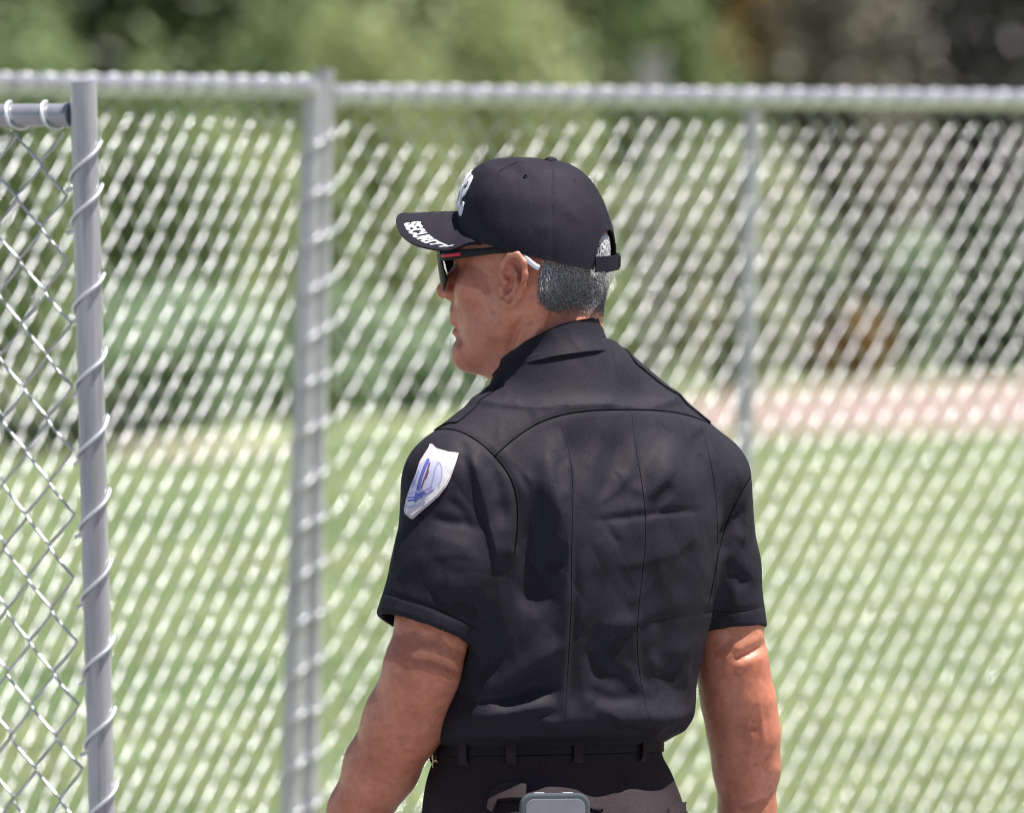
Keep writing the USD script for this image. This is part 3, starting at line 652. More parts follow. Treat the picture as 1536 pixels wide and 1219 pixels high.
    e += s([(640, 900), (680, 915), (720, 880)], -2.0, 14) + s([(740, 880), (725, 930), (712, 965)], 2.0, 10)
    e += s([(577, 888), (640, 908), (728, 945)], -1.0, 4, 0) + s([(690, 700), (700, 680), (686, 655)], -1.5, 8)
    # right sleeve
    e += s([(1130, 764), (1108, 770), (1088, 800), (1078, 845)], -4.5, 10) + s([(1120, 790), (1104, 815), (1090, 850)], 3.0, 10) + s([(1096, 850), (1112, 872), (1128, 862)], -3.5, 12)
    e += s([(1058, 918), (1100, 918), (1142, 910)], -1.0, 4, 0)
    # seams: yoke and armholes
    e += s(YOKE, -0.9, 4, 0.05) + s(ARM_L, -1.6, 5, 0.05) + s(ARM_R, -1.5, 5, 0.05)
    yk = seg_dist(x, y, YOKE)
    v = v + n * (d * (0.35 + 0.65 * back) + e * back)[:, None]
    return relax(v, fc, 1, 0.3), fc
YOKE = curve([(742, 684), (775, 655), (820, 629), (880, 616), (950, 614), (1010, 618), (1066, 636)], 4)
ARM_L = curve([(640, 652), (670, 643), (705, 654), (742, 684), (765, 715), (776, 760), (772, 830)], 4)
ARM_R = curve([(1130, 708), (1112, 738), (1094, 775), (1081, 815), (1072, 860), (1063, 905)], 4)
SV, SF = make_shirt()
shirt = obj('shirt', (SV, SF), 'shirt_cloth', guard)
cast = Caster(SV, SF)
def seam(name, pts, parent, m='stitching', r=0.0008, lift=0.0001, c=None, taper=False):
    p = (c or cast).front(np.asarray(pts)[:, 0], np.asarray(pts)[:, 1], lift); p = p[~np.isnan(p[:, 0])]
    keep = np.r_[True, np.abs(np.diff(p[:, 1])) < 0.03]
    p = p[keep]
    if len(p) > 3: obj(name, tube(p, r * (np.clip(np.minimum(np.linspace(0, 6, len(p)), np.linspace(5, 0, len(p))), 0.3, 1) if taper else 1), 6), m, parent)
for q, rr in ((YOKE, 0.0008), (ARM_L, 0.0008), (ARM_R, 0.0008), (curve([(574, 884), (640, 906), (700, 934), (716, 941)], 4), 0.0004), (curve([(1070, 916), (1100, 917), (1142, 909)], 4), 0.0004),
          (curve([(948, 620), (957, 690), (968, 770), (965, 850), (956, 950), (961, 1020), (976, 1086)], 4), 0.00042), (curve([(841, 638), (857, 700), (858, 800), (857, 900), (852, 1000), (848, 1086)], 4), 0.0005),
          (curve([(1052, 642), (1073, 740), (1075, 850), (1068, 940)], 4), 0.0004)):
    seam('seam', q, shirt, r=rr, taper=rr < 0.0007)

# collar: a standing band folded over, open at the throat
def ring_py(keys):
    k = np.array(keys, float); a = np.r_[k[:, 0] - 360, k[:, 0], k[:, 0] + 360]; b = np.r_[k[:, 1], k[:, 1], k[:, 1]]
    from scipy.interpolate import PchipInterpolator
    return PchipInterpolator(a, b)
ct = ring_py([(-150, 572), (-120, 562), (-90, 547), (-60, 533), (-20, 508), (18, 487), (50, 480), (80, 478), (110, 482), (140, 500), (175, 545)])
cb = ring_py([(-150, 600), (-120, 582), (-90, 566), (-60, 556), (-20, 543), (10, 533), (50, 527), (85, 526), (110, 530), (140, 550), (175, 590)])
al = np.linspace(-140, 200, 120); ar = np.radians(al)
rows = []
for t in np.linspace(0, 1, 9):
    R = 74 + 13 * t - 3 * np.sin(np.pi * t); cx, cd = 825 + 5 * t, 16 - 2 * t
    R = R + 1.2 * np.sin(ar * 3 + 1) + 3 * sstep(-al, 50, 100)
    rows.append(W(cx + R * np.sin(ar), ct(al) * (1 - t) + cb(al) * t, cd - R * np.cos(ar)))
cv = np.stack(rows, 1).reshape(-1, 3); cf = grid_faces(120, 9)
if (normals(cv, cf) @ np.array([0, -1.0, 0]))[9 * 50] < 0: cf = cf[:, ::-1]
obj('collar', solidify(cv, cf, 0.0028), 'shirt_cloth', shirt, 50)
rows = [W(cx + R * np.sin(ar), py, cd - R * np.cos(ar)) for R, py, cx, cd in ((71 + 5 * sstep(-al, 50, 100), ct(al) + 1.5, 824, 16), (73 + 5 * sstep(-al, 50, 100), ct(al) - 1.0, 825, 16), (74, cb(al) + 4, 829, 14))]
obj('collar_band', solidify(np.stack(rows, 1).reshape(-1, 3), grid_faces(120, 3)[:, ::-1], 0.0012), 'shirt_cloth', shirt)

# shoulder straps, laid on the shoulders
def strap(a, b, w):
    a, b = np.array(a, float), np.array(b, float); d = (b - a) / np.linalg.norm(b - a); s = np.array([-d[1], d[0]]) * w / 2
    poly = sg.Polygon([a - s, a + s, b + s, b - s]).buffer(-4).buffer(4)
    v2, f = flat_patch(poly, 6)
    o = np.c_[W(v2[:, 0], 400, v2[:, 1])[:, :2], np.full(len(v2), 1.75)]
    p = cast(o, [0, 0, -1.0], 0.0004); ok = ~np.isnan(p[:, 0])
    p[~ok] = p[ok][cKDTree(v2[ok]).query(v2[~ok])[1]]
    n = normals(p, f)
    return solidify(p, f[:, ::-1] if n[:, 2].mean() < 0 else f, 0.0017)
obj('shoulder_strap', strap((732, -32), (668, -88), 54), 'shirt_cloth', shirt, 50)
obj('shoulder_strap', strap((938, 40), (1055, 96), 54), 'shirt_cloth', shirt, 50)

# sleeve patch: a white shield with a blue emblem
Z2 = lambda pts: [(590 + a / 8.708, 650 + b / 8.708) for a, b in pts]
shield = sg.Polygon(Z2([(485, 155), (515, 150), (560, 195), (620, 225), (700, 245), (850, 265), (845, 290), (815, 400), (760, 560), (700, 690), (600, 820), (480, 930), (350, 1040), (265, 1120), (235, 1113),
                        (170, 1050), (160, 1000), (185, 860), (240, 700), (310, 530), (360, 370), (430, 260), (475, 190)]))
patch = obj('patch', conform(cast, shield, 0.0010, 0.0013, 3), 'patch_edge', shirt, 40)
BASE[patch] = BASE[guard]
def emblem(pts, m, w=None, lift=0.0028):
    g = sg.Polygon(Z2(pts)) if w is None else sg.LineString(Z2(pts)).buffer(w / 8.708 / 2)
    g = g.intersection(shield.buffer(-0.8))
    for q in getattr(g, 'geoms', [g]):
        if q.area > 0.5: obj('patch_emblem', conform(cast, q.simplify(0.15), lift, 0.0005, 3), m, shirt, 40)
emblem([(430, 300), (520, 220), (640, 260), (830, 295), (800, 400), (745, 550), (680, 690), (590, 800), (470, 905), (340, 1015), (250, 1090), (190, 1030), (210, 850), (270, 680), (340, 500), (380, 370)], 'patch_white', lift=0.0024)
emblem([(350, 420), (480, 340), (600, 370), (655, 470), (640, 600), (560, 720), (430, 830), (240, 900), (210, 830), (280, 640)], 'patch_tint', lift=0.0026)
for pts, m, w in [([(470, 360), (425, 460), (380, 590), (345, 730)], 'patch_blue', 42), ([(490, 400), (455, 520), (410, 640), (385, 720)], 'patch_maroon', 24), ([(475, 500), (445, 590)], 'patch_maroon', 22),
                  ([(600, 390), (560, 470), (540, 580), (500, 720)], 'patch_lilac', 22), ([(620, 390), (645, 450), (648, 560), (610, 680)], 'patch_lilac', 14),
                  ([(250, 690), (300, 620)], 'patch_lilac', 40), ([(215, 790), (320, 770), (430, 740), (520, 700)], 'patch_lilac', 20), ([(210, 840), (330, 830), (450, 790), (530, 740)], 'patch_blue', 14),
                  ([(330, 800), (310, 880)], 'patch_blue', 42), ([(225, 880), (300, 870), (400, 830)], 'patch_blue', 24), ([(350, 800), (420, 780)], 'patch_blue', 36),
                  ([(195, 955), (250, 965), (330, 940), (430, 890)], 'patch_lilac', 18), ([(280, 700), (300, 640), (350, 500)], 'patch_lilac', 20)]:
    emblem(pts, m, w)

# ---- body: one continuous figure from the head to the feet
def make_body():
    parts = []
    # head and neck
    g = Grid(H(0, 0, -290) - [0.17, 0.17, 0], H(0, 0, 150) + [0.17, 0.17, 0], 0.0021)
    E = lambda c, r: g.ell(H(*c), HR, np.array(r) * u_)
    C = lambda a, b, ra, rb: g.cone(H(*a), H(*b), ra * u_, rb * u_)
    f = E((-5, 0, 24), (113, 93, 100))
    f = smin(f, E((40, 0, -66), (80, 70, 98)), 0.025)
    for s in (1, -1):
        f = smin(f, C((2, 66 * s, -88), (84, 20 * s, -146), 26, 22), 0.022)
        f = smin(f, E((66, 50 * s, -48), (36, 30, 30)), 0.016)
        f = smin(f, E((-20, 78 * s, -40), (40, 18, 45)), 0.02)
    f = smin(f, C((96, 10, -146), (96, -10, -146), 25, 25), 0.016)
    f = smin(f, E((100, 0, 2), (20, 56, 15)), 0.014)
    for s in (1, -1): f = smax(f, -E((123, 34 * s, -20), (22, 20, 13)), 0.010)
    f = smin(f, C((108, 0, -14), (138, 0, -50), 11, 13), 0.010)
    for s in (1, -1): f = smin(f, E((122, 14 * s, -56), (14, 9, 10)), 0.006)
    f = smin(f, E((112, 0, -84), (15, 30, 16)), 0.010); f = smin(f, E((116, 0, -98), (11, 25, 7)), 0.005); f = smin(f, E((113, 0, -113), (11, 22, 8)), 0.006)
    f = smax(f, -E((127, 0, -105), (9, 25, 2.2)), 0.004)
    # neck
    f = smin(f, g.cone(W(820, 420, 42), W(831, 620, 8), 70 * u_, 75 * u_), 0.018)
    f = smin(f, g.cone(H(50, 0, -138), W(792, 560, 30), 40 * u_, 52 * u_), 0.02)
    f = smin(f, g.cone(W(812, 448, -38), W(766, 585, -26), 15 * u_, 13 * u_), 0.012)
    f = smin(f, g.cone(W(868, 400, 20), W(858, 560, 8), 34 * u_, 42 * u_), 0.02)
    for s in (1, -1):                                   # ears
        P = lambda F, U, L=0: H(1 + 0.92 * F - 0.10 * U, (91 + 0.9 * L) * s, -34 + 0.93 * U)
        e = g.ell(P(-9, 2, 0), HR, np.array([25, 11, 38]) * u_); e = smin(e, g.cone(P(2, -36, 1), P(-2, -42, 1), 10 * u_, 9 * u_), 0.005)
        e = smax(e, -g.ell(P(-13, 14, 13), HR, np.array([11, 6, 19]) * u_), 0.003)
        e = smax(e, -g.ell(P(-1, -10, 12), HR, np.array([10, 15, 16]) * u_), 0.003)
        rim = [(4, -4, 8), (13, 8, 9), (11, 26, 11), (0, 39, 13), (-15, 40, 15), (-28, 27, 16), (-32, 8, 16), (-30, -10, 15), (-22, -27, 11), (-10, -42, 7)]
        for a, b in zip(rim[:-1], rim[1:]): e = smin(e, g.cone(P(*a), P(*b), 5.2 * u_, 5.2 * u_), 0.0022)
        ant = [(-4, 22, 9), (-14, 10, 12), (-17, -6, 13), (-12, -22, 10), (-3, -27, 8)]
        for a, b in zip(ant[:-1], ant[1:]): e = smin(e, g.cone(P(*a), P(*b), 3.6 * u_, 4.2 * u_), 0.0025)
        e = smin(e, g.cone(P(11, -14, 3), P(8, -22, 3), 5.5 * u_, 4 * u_), 0.004)
        f = smin(f, e, 0.0035)
    hv, hf = surface(g, f); hv = relax(hv, hf, 2)
    n = normals(hv, hf); x, y = inv(hv); bk = sstep(-n[:, 1], -0.1, 0.2)
    e = stroke(x, y, [(786, 462), (772, 500), (756, 545), (748, 575)], -3.2, 5) + stroke(x, y, [(800, 490), (776, 520), (758, 556)], -2.2, 5) + stroke(x, y, [(800, 478), (778, 512), (764, 545)], 2.4, 6)
    e += stroke(x, y, [(690, 500), (700, 520), (706, 540)], -1.0, 6) + stroke(x, y, [(684, 455), (694, 478), (696, 500)], -1.4, 6) + stroke(x, y, [(745, 395), (738, 402), (728, 405)], -0.6, 3) + stroke(x, y, [(748, 405), (738, 412), (728, 413)], -0.6, 3)
    e += stroke(x, y, [(722, 455), (736, 452), (746, 462)], 2.0, 14) + stroke(x, y, [(826, 480), (860, 474), (890, 474)], -0.8, 4) + stroke(x, y, [(740, 470), (742, 500), (730, 540)], -1.0, 10)
    e += (meshkit.fbm(hv * 55, 3, 2) - 0.5) * 0.0016
    hv = hv + n * (e * bk)[:, None]
    parts.append((hv, hf))
    # arms with hands
    for side in (0, 1):
        if side == 0:
            ch = [((690, 740, -94), 62), ((654, 930, -126), 57), ((634, 1003, -130), 55), ((607, 1080, -84), 59), ((572, 1150, -38), 54), ((538, 1219, 8), 45), ((508, 1286, 50), 36)]
            palm, dn, th = (490, 1345, 84), np.array([-0.30, 0, 0.95]), 1
            lo, hi = W(430, 1500, -230), W(770, 660, 170)
        else:
            ch = [((1054, 740, 98), 58), ((1092, 930, 117), 50), ((1099, 1000, 120), 52), ((1107, 1050, 128), 53), ((1116, 1100, 138), 52), ((1120, 1150, 148), 48), ((1121, 1219, 160), 41), ((1121, 1275, 170), 35)]
            palm, dn, th = (1120, 1335, 178), np.array([0.02, 0, 1.0]), -1
            lo, hi = W(990, 1500, 0), W(1200, 660, 280)
        g = Grid(lo, hi, 0.0032); f = None
        for (a, ra), (b, rb) in zip(ch[:-1], ch[1:]):
            c = g.cone(W(*a), W(*b), ra * u_, rb * u_); f = c if f is None else smin(f, c, 0.014)
        # palm, four fingers, thumb; the back of the hand faces outwards
        p0 = np.array(ch[-1][0]); pl = np.array(palm, float); out = np.array([-0.5 * th - 0.2, 0, 0.0])
        wd = np.array([0.35, 0.0, 0.94]) if th == 1 else np.array([0.35, 0.0, 0.94])   # knuckle row direction in (px, -, depth)
        row = lambda k: np.array([wd[0] * k, 0, wd[2] * k])
        for k in (-30, -10, 10, 30):
            f = smin(f, g.cone(W(*(p0 + row(k * 0.5))), W(*(pl + np.array([dn[0] * 20, 20, 0]) + row(k))), 20 * u_, 15 * u_), 0.008)
        fing = None
        for i, k in enumerate((34, 12, -11, -32)):
            L = (46, 54, 50, 38)[i]; a = pl + np.array([dn[0] * 26, 26, 0]) + row(k)
            b = a + np.array([dn[0] * L, L, 0]) + row(k * 0.04); c2 = b + np.array([0.45 * th * L * 0.55, L * 0.62, 0]); d2 = c2 + np.array([0.75 * th * L * 0.4, L * 0.32, 0])
            for q0, q1, r0, r1 in ((a, b, 12, 11), (b, c2, 11, 10), (c2, d2, 10, 8.5)):
                c = g.cone(W(*q0), W(*q1), r0 * u_, r1 * u_); fing = c if fing is None else np.minimum(fing, c)
        f = smin(f, fing, 0.004)
        a = p0 + np.array([0, 26, 0]) + row(26); b = a + np.array([4 * th, 38, 0]) + row(30); c2 = b + np.array([8 * th, 34, 0]) + row(8); d2 = c2 + np.array([8 * th, 26, 0])
        for q0, q1, r0, r1 in ((a, b, 19, 14), (b, c2, 13, 12), (c2, d2, 12, 9)): f = smin(f, g.cone(W(*q0), W(*q1), r0 * u_, r1 * u_), 0.005)
        v, fc = surface(g, f); v = relax(v, fc, 3); n = normals(v, fc); x, y = inv(v); bk = sstep(-n[:, 1], -0.2, 0.2)
        if side == 0:
            e = stroke(x, y, [(608, 985), (640, 989), (668, 997), (696, 1014)], -3.4, 5) + stroke(x, y, [(612, 972), (650, 975), (690, 998)], 2.6, 9) + stroke(x, y, [(618, 1003), (650, 1010), (680, 1022)], 2.0, 9)
            e += stroke(x, y, [(624, 1012), (645, 1018)], -1.0, 4) + stroke(x, y, [(658, 1020), (664, 1024)], -1.6, 4, 0)
            e += stroke(x, y, [(648, 1070), (640, 1100), (610, 1130), (585, 1160)], 2.0, 20) + stroke(x, y, [(625, 1060), (600, 1110), (570, 1160)], -2.0, 14)
        else:
            e = stroke(x, y, [(1098, 994), (1112, 984), (1130, 976), (1152, 964)], -3.2, 4.5) + stroke(x, y, [(1095, 980), (1120, 965), (1150, 950)], 2.6, 9) + stroke(x, y, [(1100, 1003), (1125, 992), (1150, 980)], 2.0, 8)
            e += stroke(x, y, [(1128, 1000), (1150, 1040), (1160, 1100), (1160, 1180)], 2.0, 14) + stroke(x, y, [(1140, 1010), (1138, 1060), (1146, 1110), (1140, 1180)], 1.2, 4) + stroke(x, y, [(1120, 1060), (1128, 1110), (1122, 1170)], 0.9, 4) + stroke(x, y, [(1098, 1020), (1108, 1080), (1110, 1180)], -1.4, 14)
        e += (meshkit.fbm(v * 40, 3, 5) - 0.5) * 0.003
        v = v + n * (e * bk)[:, None]
        parts.append((v, fc))
    # trunk and legs, covered by the clothes
    g = Grid(W(560, 2480, -230), W(1130, 560, 240), 0.009)
    f = g.stack([(640, 862, 0, 130, 70), (720, 868, 0, 190, 110), (880, 860, -4, 190, 120), (1030, 843, 0, 170, 116), (1120, 824, 0, 138, 95), (1220, 828, 0, 145, 100), (1480, 828, 0, 140, 100)], YAW)
    f = smin(f, g.cone(W(832, 560, 12), W(845, 700, 0), 66 * u_, 90 * u_), 0.03)
    f = smin(f, g.cone(W(700, 735, -90), W(800, 720, -20), 60 * u_, 70 * u_), 0.03); f = smin(f, g.cone(W(1045, 735, 92), W(940, 720, 30), 56 * u_, 66 * u_), 0.03)
    for s in (1, -1):
        hp = np.array([828, 1420, 0]) + np.array([BL[0] * 82 * s, 0, BL[1] * 82 * s]); kn = hp + [0, 500, 10]; an = kn + [0, 520, 0]
        f = smin(f, g.cone(W(*hp), W(*kn), 92 * u_, 60 * u_), 0.03); f = smin(f, g.cone(W(*kn), W(*an), 58 * u_, 40 * u_), 0.03)
    v, fc = surface(g, f); parts.append((relax(v, fc, 3), fc))
    ms = [manifold3d.Manifold(manifold3d.Mesh(np.asarray(v, np.float32), np.asarray(f, np.uint32))) for v, f in parts]
    if all(m.num_tri() > 0 for m in ms):
        m = manifold3d.Manifold.batch_boolean(ms, manifold3d.OpType.Add).to_mesh(); return (np.array(m.vert_properties[:, :3]), np.array(m.tri_verts)), parts[0]
    print('body joined without boolean', [str(m.status()) for m in ms]); return cat(parts), parts[0]
(BV, BF), (HV, HFc) = make_body()
body = obj('body', (BV, BF), 'skin', guard)
hcast = Caster(HV, HFc)
for s in (1, -1):
    m = trimesh.creation.icosphere(3, 12 * u_); m.apply_translation(H(88, 32 * s, -20)); obj('eye', m, 'eye_white', guard)

# ---- hair
def make_hair():
    rg = np.random.default_rng(3); m = trimesh.Trimesh(HV, HFc, process=False)
    p, fi = trimesh.sample.sample_surface(m, 240000, seed=4); n = m.face_normals[fi]
    q = (p - H(0, 0, 0)) / u_; F, L, U = q @ HR[0], q @ HR[1], q @ HR[2]
    edge = -43 + 0.10 * (-30 - U) + 4 * (meshkit.noise(p * 150, 3) - 0.5) - np.clip(-70 - U, 0, 40) * 1.2
    nape = -88 + 6 * (meshkit.noise(p * 120, 5) - 0.5) + 14 * sstep(F, -60, -40)
    dens = sstep(U - nape, -2, 26) * sstep(edge - F, 0, 10)
    keep = (F < edge) & (U > nape) & ((U < -14 + 0.25 * (F + 130)) | ((F < -90) & ((L / 46) ** 2 + ((U + 22) / 60) ** 2 < 0.92))) & (rg.random(len(p)) < dens) & (np.abs(L) < 110)
    p, n, U = p[keep], n[keep], U[keep]
    k = min(len(p), 26000); i = rg.permutation(len(p))[:k]; p, n, U = p[i], n[i], U[i]
    ln = (0.003 + 0.007 * sstep(U, -85, -25) - 0.006 * sstep(U, -14, -6))[:, None] * rg.uniform(0.7, 1.2, (k, 1))
    dn = np.array([0, 0, -1.0]) + 0.22 * rg.normal(size=(k, 3)); d = n * 0.40 + dn * 0.85; d -= n * np.minimum((d * n).sum(1, keepdims=True) - 0.25, 0); d /= np.linalg.norm(d, axis=1, keepdims=True)
    pts = np.stack([p - n * 0.0006, p + d * ln * 0.5 + n * ln * 0.08, p + d * ln - np.array([0, 0, 1]) * ln * 0.08], 1)
    return pts
hp_ = make_hair()
bc = UsdGeom.BasisCurves.Define(stage, guard + '/hair')
bc.CreateTypeAttr('linear'); bc.CreateWrapAttr('nonperiodic')
bc.CreatePointsAttr(Vt.Vec3fArray.FromNumpy((hp_.reshape(-1, 3) - BASE[guard]).astype(np.float32)))
bc.CreateCurveVertexCountsAttr(Vt.IntArray.FromNumpy(np.full(len(hp_), 3, np.int32)))
bc.CreateWidthsAttr(Vt.FloatArray.FromNumpy(np.tile(np.array([0.0006, 0.0005, 0.0002], np.float32), len(hp_)))); bc.SetWidthsInterpolation('vertex')
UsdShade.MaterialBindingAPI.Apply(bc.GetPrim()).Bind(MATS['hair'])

# ---- cap
cap = sub(guard, 'cap')
def base_U(phi, F): return 8 + 0.250 * (F + 6) + 24 * np.maximum(np.cos(phi), 0) ** 4
def dome(phi, uu, grow=0.0):
    """Crown of the cap in head measures; phi 0 = front, 90 = his left; uu 0 = lower edge, 1 = button."""
    c, s = np.cos(phi), np.sin(phi); fr = sstep(c, -0.2, 0.9)
    eR = 0.92 - 0.34 * fr; eH = 0.92 - 0.05 * fr
    a = np.where(c > 0, 116, 122) + grow; b = 105 + grow
    t = uu * math.pi / 2; g = np.cos(t).clip(0) ** eR; h = np.sin(t).clip(0) ** eH
    F0, L0 = a * c - 6, b * s
    ub = base_U(phi, F0); top = 142 + grow + 14 * fr * g
    F = F0 * g + (-30) * (1 - g); L = L0 * g
    U = ub + (top - ub) * h + 5 * (h * (1 - h)) * c
    return F, L, U
def crown_mesh():
    nphi, nu = 192, 60
    ph = np.linspace(0, 2 * np.pi, nphi, endpoint=False); uu = np.linspace(0, 1, nu)
    P, Q = np.meshgrid(ph, uu, indexing='ij'); F, L, U = dome(P, Q)
    pos = H(F, L, U)
    # soft dents and the panel seams
    n0 = (meshkit.fbm(pos * 17, 3, 6) - 0.5) * 0.006 * np.sin(np.pi * np.clip(Q, 0, 1))[..., ]
    sm = np.abs(((P / (np.pi / 3)) % 1 + 0.5) % 1 - 0.5) * (np.pi / 3); n0 = n0 - 0.0009 * np.exp(-(sm * 100 * np.cos(Q * np.pi / 2) / 2.2)**2)
    cr = np.exp(-(((F - 30) * 0.35 - (U - 128) + 10) / 9)**2) * sstep(L, 0, 40) * sstep(F, -30, 10) * (1 - sstep(F, 60, 95)); n0 = n0 - 0.0022 * cr
    v = pos.reshape(-1, 3); f = grid_faces(nphi, nu, True)
    nn = normals(v, f)
    if (nn * (v - H(0, 0, 30))).sum(1).mean() < 0: f = f[:, ::-1]; nn = -nn
    v = v + nn * n0.reshape(-1, 1)
    Fc, Lc, Uc = F.reshape(-1), L.reshape(-1), U.reshape(-1)
    hole = (((Lc / 46) ** 2 + ((Uc - base_U(math.pi, -128)) / 62) ** 2) < 1) & (Fc < -60)
    # lower a strip across the foot of the opening for the strap
    keep = ~hole[f].all(1); f = f[keep]
    # push the rim of the opening onto its outline
    used = np.unique(f); rim = hole.copy()
    for it in range(2):
        pass
    L1, U1 = Lc.copy(), Uc.copy(); r = np.sqrt((Lc / 46) ** 2 + ((Uc - base_U(math.pi, -128)) / 62) ** 2)
    mv = hole & np.isin(np.arange(len(Lc)), used)
    tgt = H(Fc, Lc / np.maximum(r, 1e-6), base_U(math.pi, -128) + (Uc - base_U(math.pi, -128)) / np.maximum(r, 1e-6))
    v[mv] = tgt[mv] + (v[mv] - H(Fc, Lc, Uc)[mv])
    return v, f
kv, kf = crown_mesh()
obj('crown', solidify(kv, kf, 0.0022), 'cap_cloth', cap, 50)
kcast = Caster(kv, kf)
bu = trimesh.creation.icosphere(3, 1.0); bv = np.array(bu.vertices)
Fb, Lb, Ub = -31, 0, 142
obj('button', (H(Fb + bv[:, 0] * 10, Lb + bv[:, 1] * 10, Ub + 2 + bv[:, 2] * 6), bu.faces[:, ::-1] if np.linalg.det(HR) < 0 else bu.faces), 'cap_cloth', cap)
for k in range(6):
    ph = np.full(60, (k + 0.0) * math.pi / 3); uu = np.linspace(0.03 if k != 3 else 0.5, 0.97, 60); F, L, U = dome(ph, uu, 0.7)
    for o in (0.0,):
        tn = np.array([-math.sin(ph[0]), math.cos(ph[0])])
        obj('seam', tube(H(F + tn[0] * o, L + tn[1] * o, U), 0.0003, 5), 'stitching', cap)
    F, L, U = dome(np.array([(k + 0.5) * math.pi / 3]), np.array([0.60]), 2.6); F2, L2, U2 = dome(np.array([(k + 0.5) * math.pi / 3]), np.array([0.62]), 2.6); F3, L3, U3 = dome(np.array([(k + 0.52) * math.pi / 3]), np.array([0.60]), 2.6)
    c = H(F, L, U)[0]; a = H(F2, L2, U2)[0] - c; a /= np.linalg.norm(a); b = H(F3, L3, U3)[0] - c; b -= a * (a @ b); b /= np.linalg.norm(b)
    q = np.linspace(0, 2 * np.pi, 16, endpoint=False); obj('eyelet', tube(c + 0.0021 * (np.cos(q)[:, None] * a + np.sin(q)[:, None] * b), 0.0007, 6, closed=True), 'cap_cloth', cap)
# brim
def brim(s, t, dz=0.0):
    """s from -1 (his right) to 1 (his left), t from 0 (crown) to 1 (edge)."""
    phi = s * math.radians(64); A = np.array([112 * np.cos(phi) - 6, 104 * np.sin(phi)])
    psi = s * math.pi / 2; cs = np.abs(np.cos(psi)) ** 0.55
    B = np.array([56 + 150 * cs, 92 * np.sign(np.sin(psi)) * np.abs(np.sin(psi)) ** 0.8])
    F, L = A[0] * (1 - t) + B[0] * t, A[1] * (1 - t) + B[1] * t
    U = 64 - (np.abs(L) / 92) ** 2 * (44 + 13 * sstep(F, 55, 105)) - 3 * sstep(F, 120, 216) + dz
    return F, L, U
S_, T_ = np.meshgrid(np.linspace(-1, 1, 81), np.linspace(0, 1, 21), indexing='ij')
vb = H(*brim(S_, T_)).reshape(-1, 3); fb = grid_faces(81, 21)
if normals(vb, fb)[:, 2].mean() < 0: fb = fb[:, ::-1]
br = obj('brim', solidify(vb, fb, 0.0034), 'cap_cloth', cap, 50)
for tt in (0.30, 0.50, 0.94):
    sq = np.linspace(-0.97, 0.97, 90); F, L, U = brim(sq, np.full(90, tt), 4.45); obj('stitch_line', tube(H(F, L, U), 0.00035, 5), 'stitching', cap)
# lettering along the left edge of the brim
def lettering(text, mapper, height, length, lift_mm, fat=0.035):
    polys = text_poly(text, height); allp = shapely.unary_union(polys); x0, y0, x1, y1 = allp.bounds; parts = []
    for q in polys:
        q = q.buffer(height * fat); v2, f = flat_patch(q, height * 0.16); uu = (v2[:, 0] - x0) / (x1 - x0); vv = v2[:, 1] / height
        p = mapper(uu * length, vv); n = normals(p, f)
        parts.append((p, f))
    return parts
def brim_map(s, v):
    sb = 0.33 + 0.57 * s                                   # position along the rim (0..1 of the text)
    F, L, U = brim(sb, 0.88 - 0.23 * v, 4.6); return H(F, L, U)
for p, f in lettering('SECURITY', brim_map, 1.0, 1.0, 1):
    n = normals(p, f); f = f if n[:, 2].mean() > 0 else f[:, ::-1]
    obj('brim_lettering', solidify(p, f, 0.0012), 'white_thread', cap, 40)
def front_map(s, v):
    ph = math.radians(39) - s * math.radians(78); F, L, U = dome(ph, 0.09 + 0.33 * v + 0.03 * np.sin(np.pi * s), 2.4); return H(F, L, U)
for p, f in lettering('SECURITY', front_map, 1.0, 1.0, 1, 0.018):
    n = normals(p, f); f = f if (n @ np.array([HF[0], HF[1], 0])).mean() > 0 else f[:, ::-1]
    obj('front_lettering', solidify(p, f, 0.0016), 'white_thread', cap, 40)
# strap across the opening, with its loose end
th = np.radians(np.linspace(180 - 27, 180 + 30, 30)); rows = []
for dz in (1, 9, 17, 24):
    F = -6 + 125 * np.cos(th) - 2; L = 107 * np.sin(th); U = base_U(math.pi, -128) + dz - 2
    rows.append(H(F, L, U + np.linspace(0, 6, 30)))
sv = np.stack(rows, 1).reshape(-1, 3); sf = grid_faces(30, 4)
if (normals(sv, sf) @ np.array([-HF[0], -HF[1], 0])).mean() < 0: sf = sf[:, ::-1]
obj('strap', solidify(sv, sf, 0.0018), 'cap_cloth', cap, 50)
e0 = np.array([(-127, 26), (-130, 8), (-133, -8), (-136, -14)]); rows = [H(e0[:, 0], e0[:, 1], np.array([-24, -22, -19, -15]) + w) for w in (0, 9, 17)]
sv = np.stack(rows, 1).reshape(-1, 3); sf = grid_faces(4, 3)
if (normals(sv, sf) @ np.array([-HF[0], -HF[1], 0])).mean() < 0: sf = sf[:, ::-1]
obj('strap_end', solidify(sv, sf, 0.0018), 'cap_cloth', cap, 50)

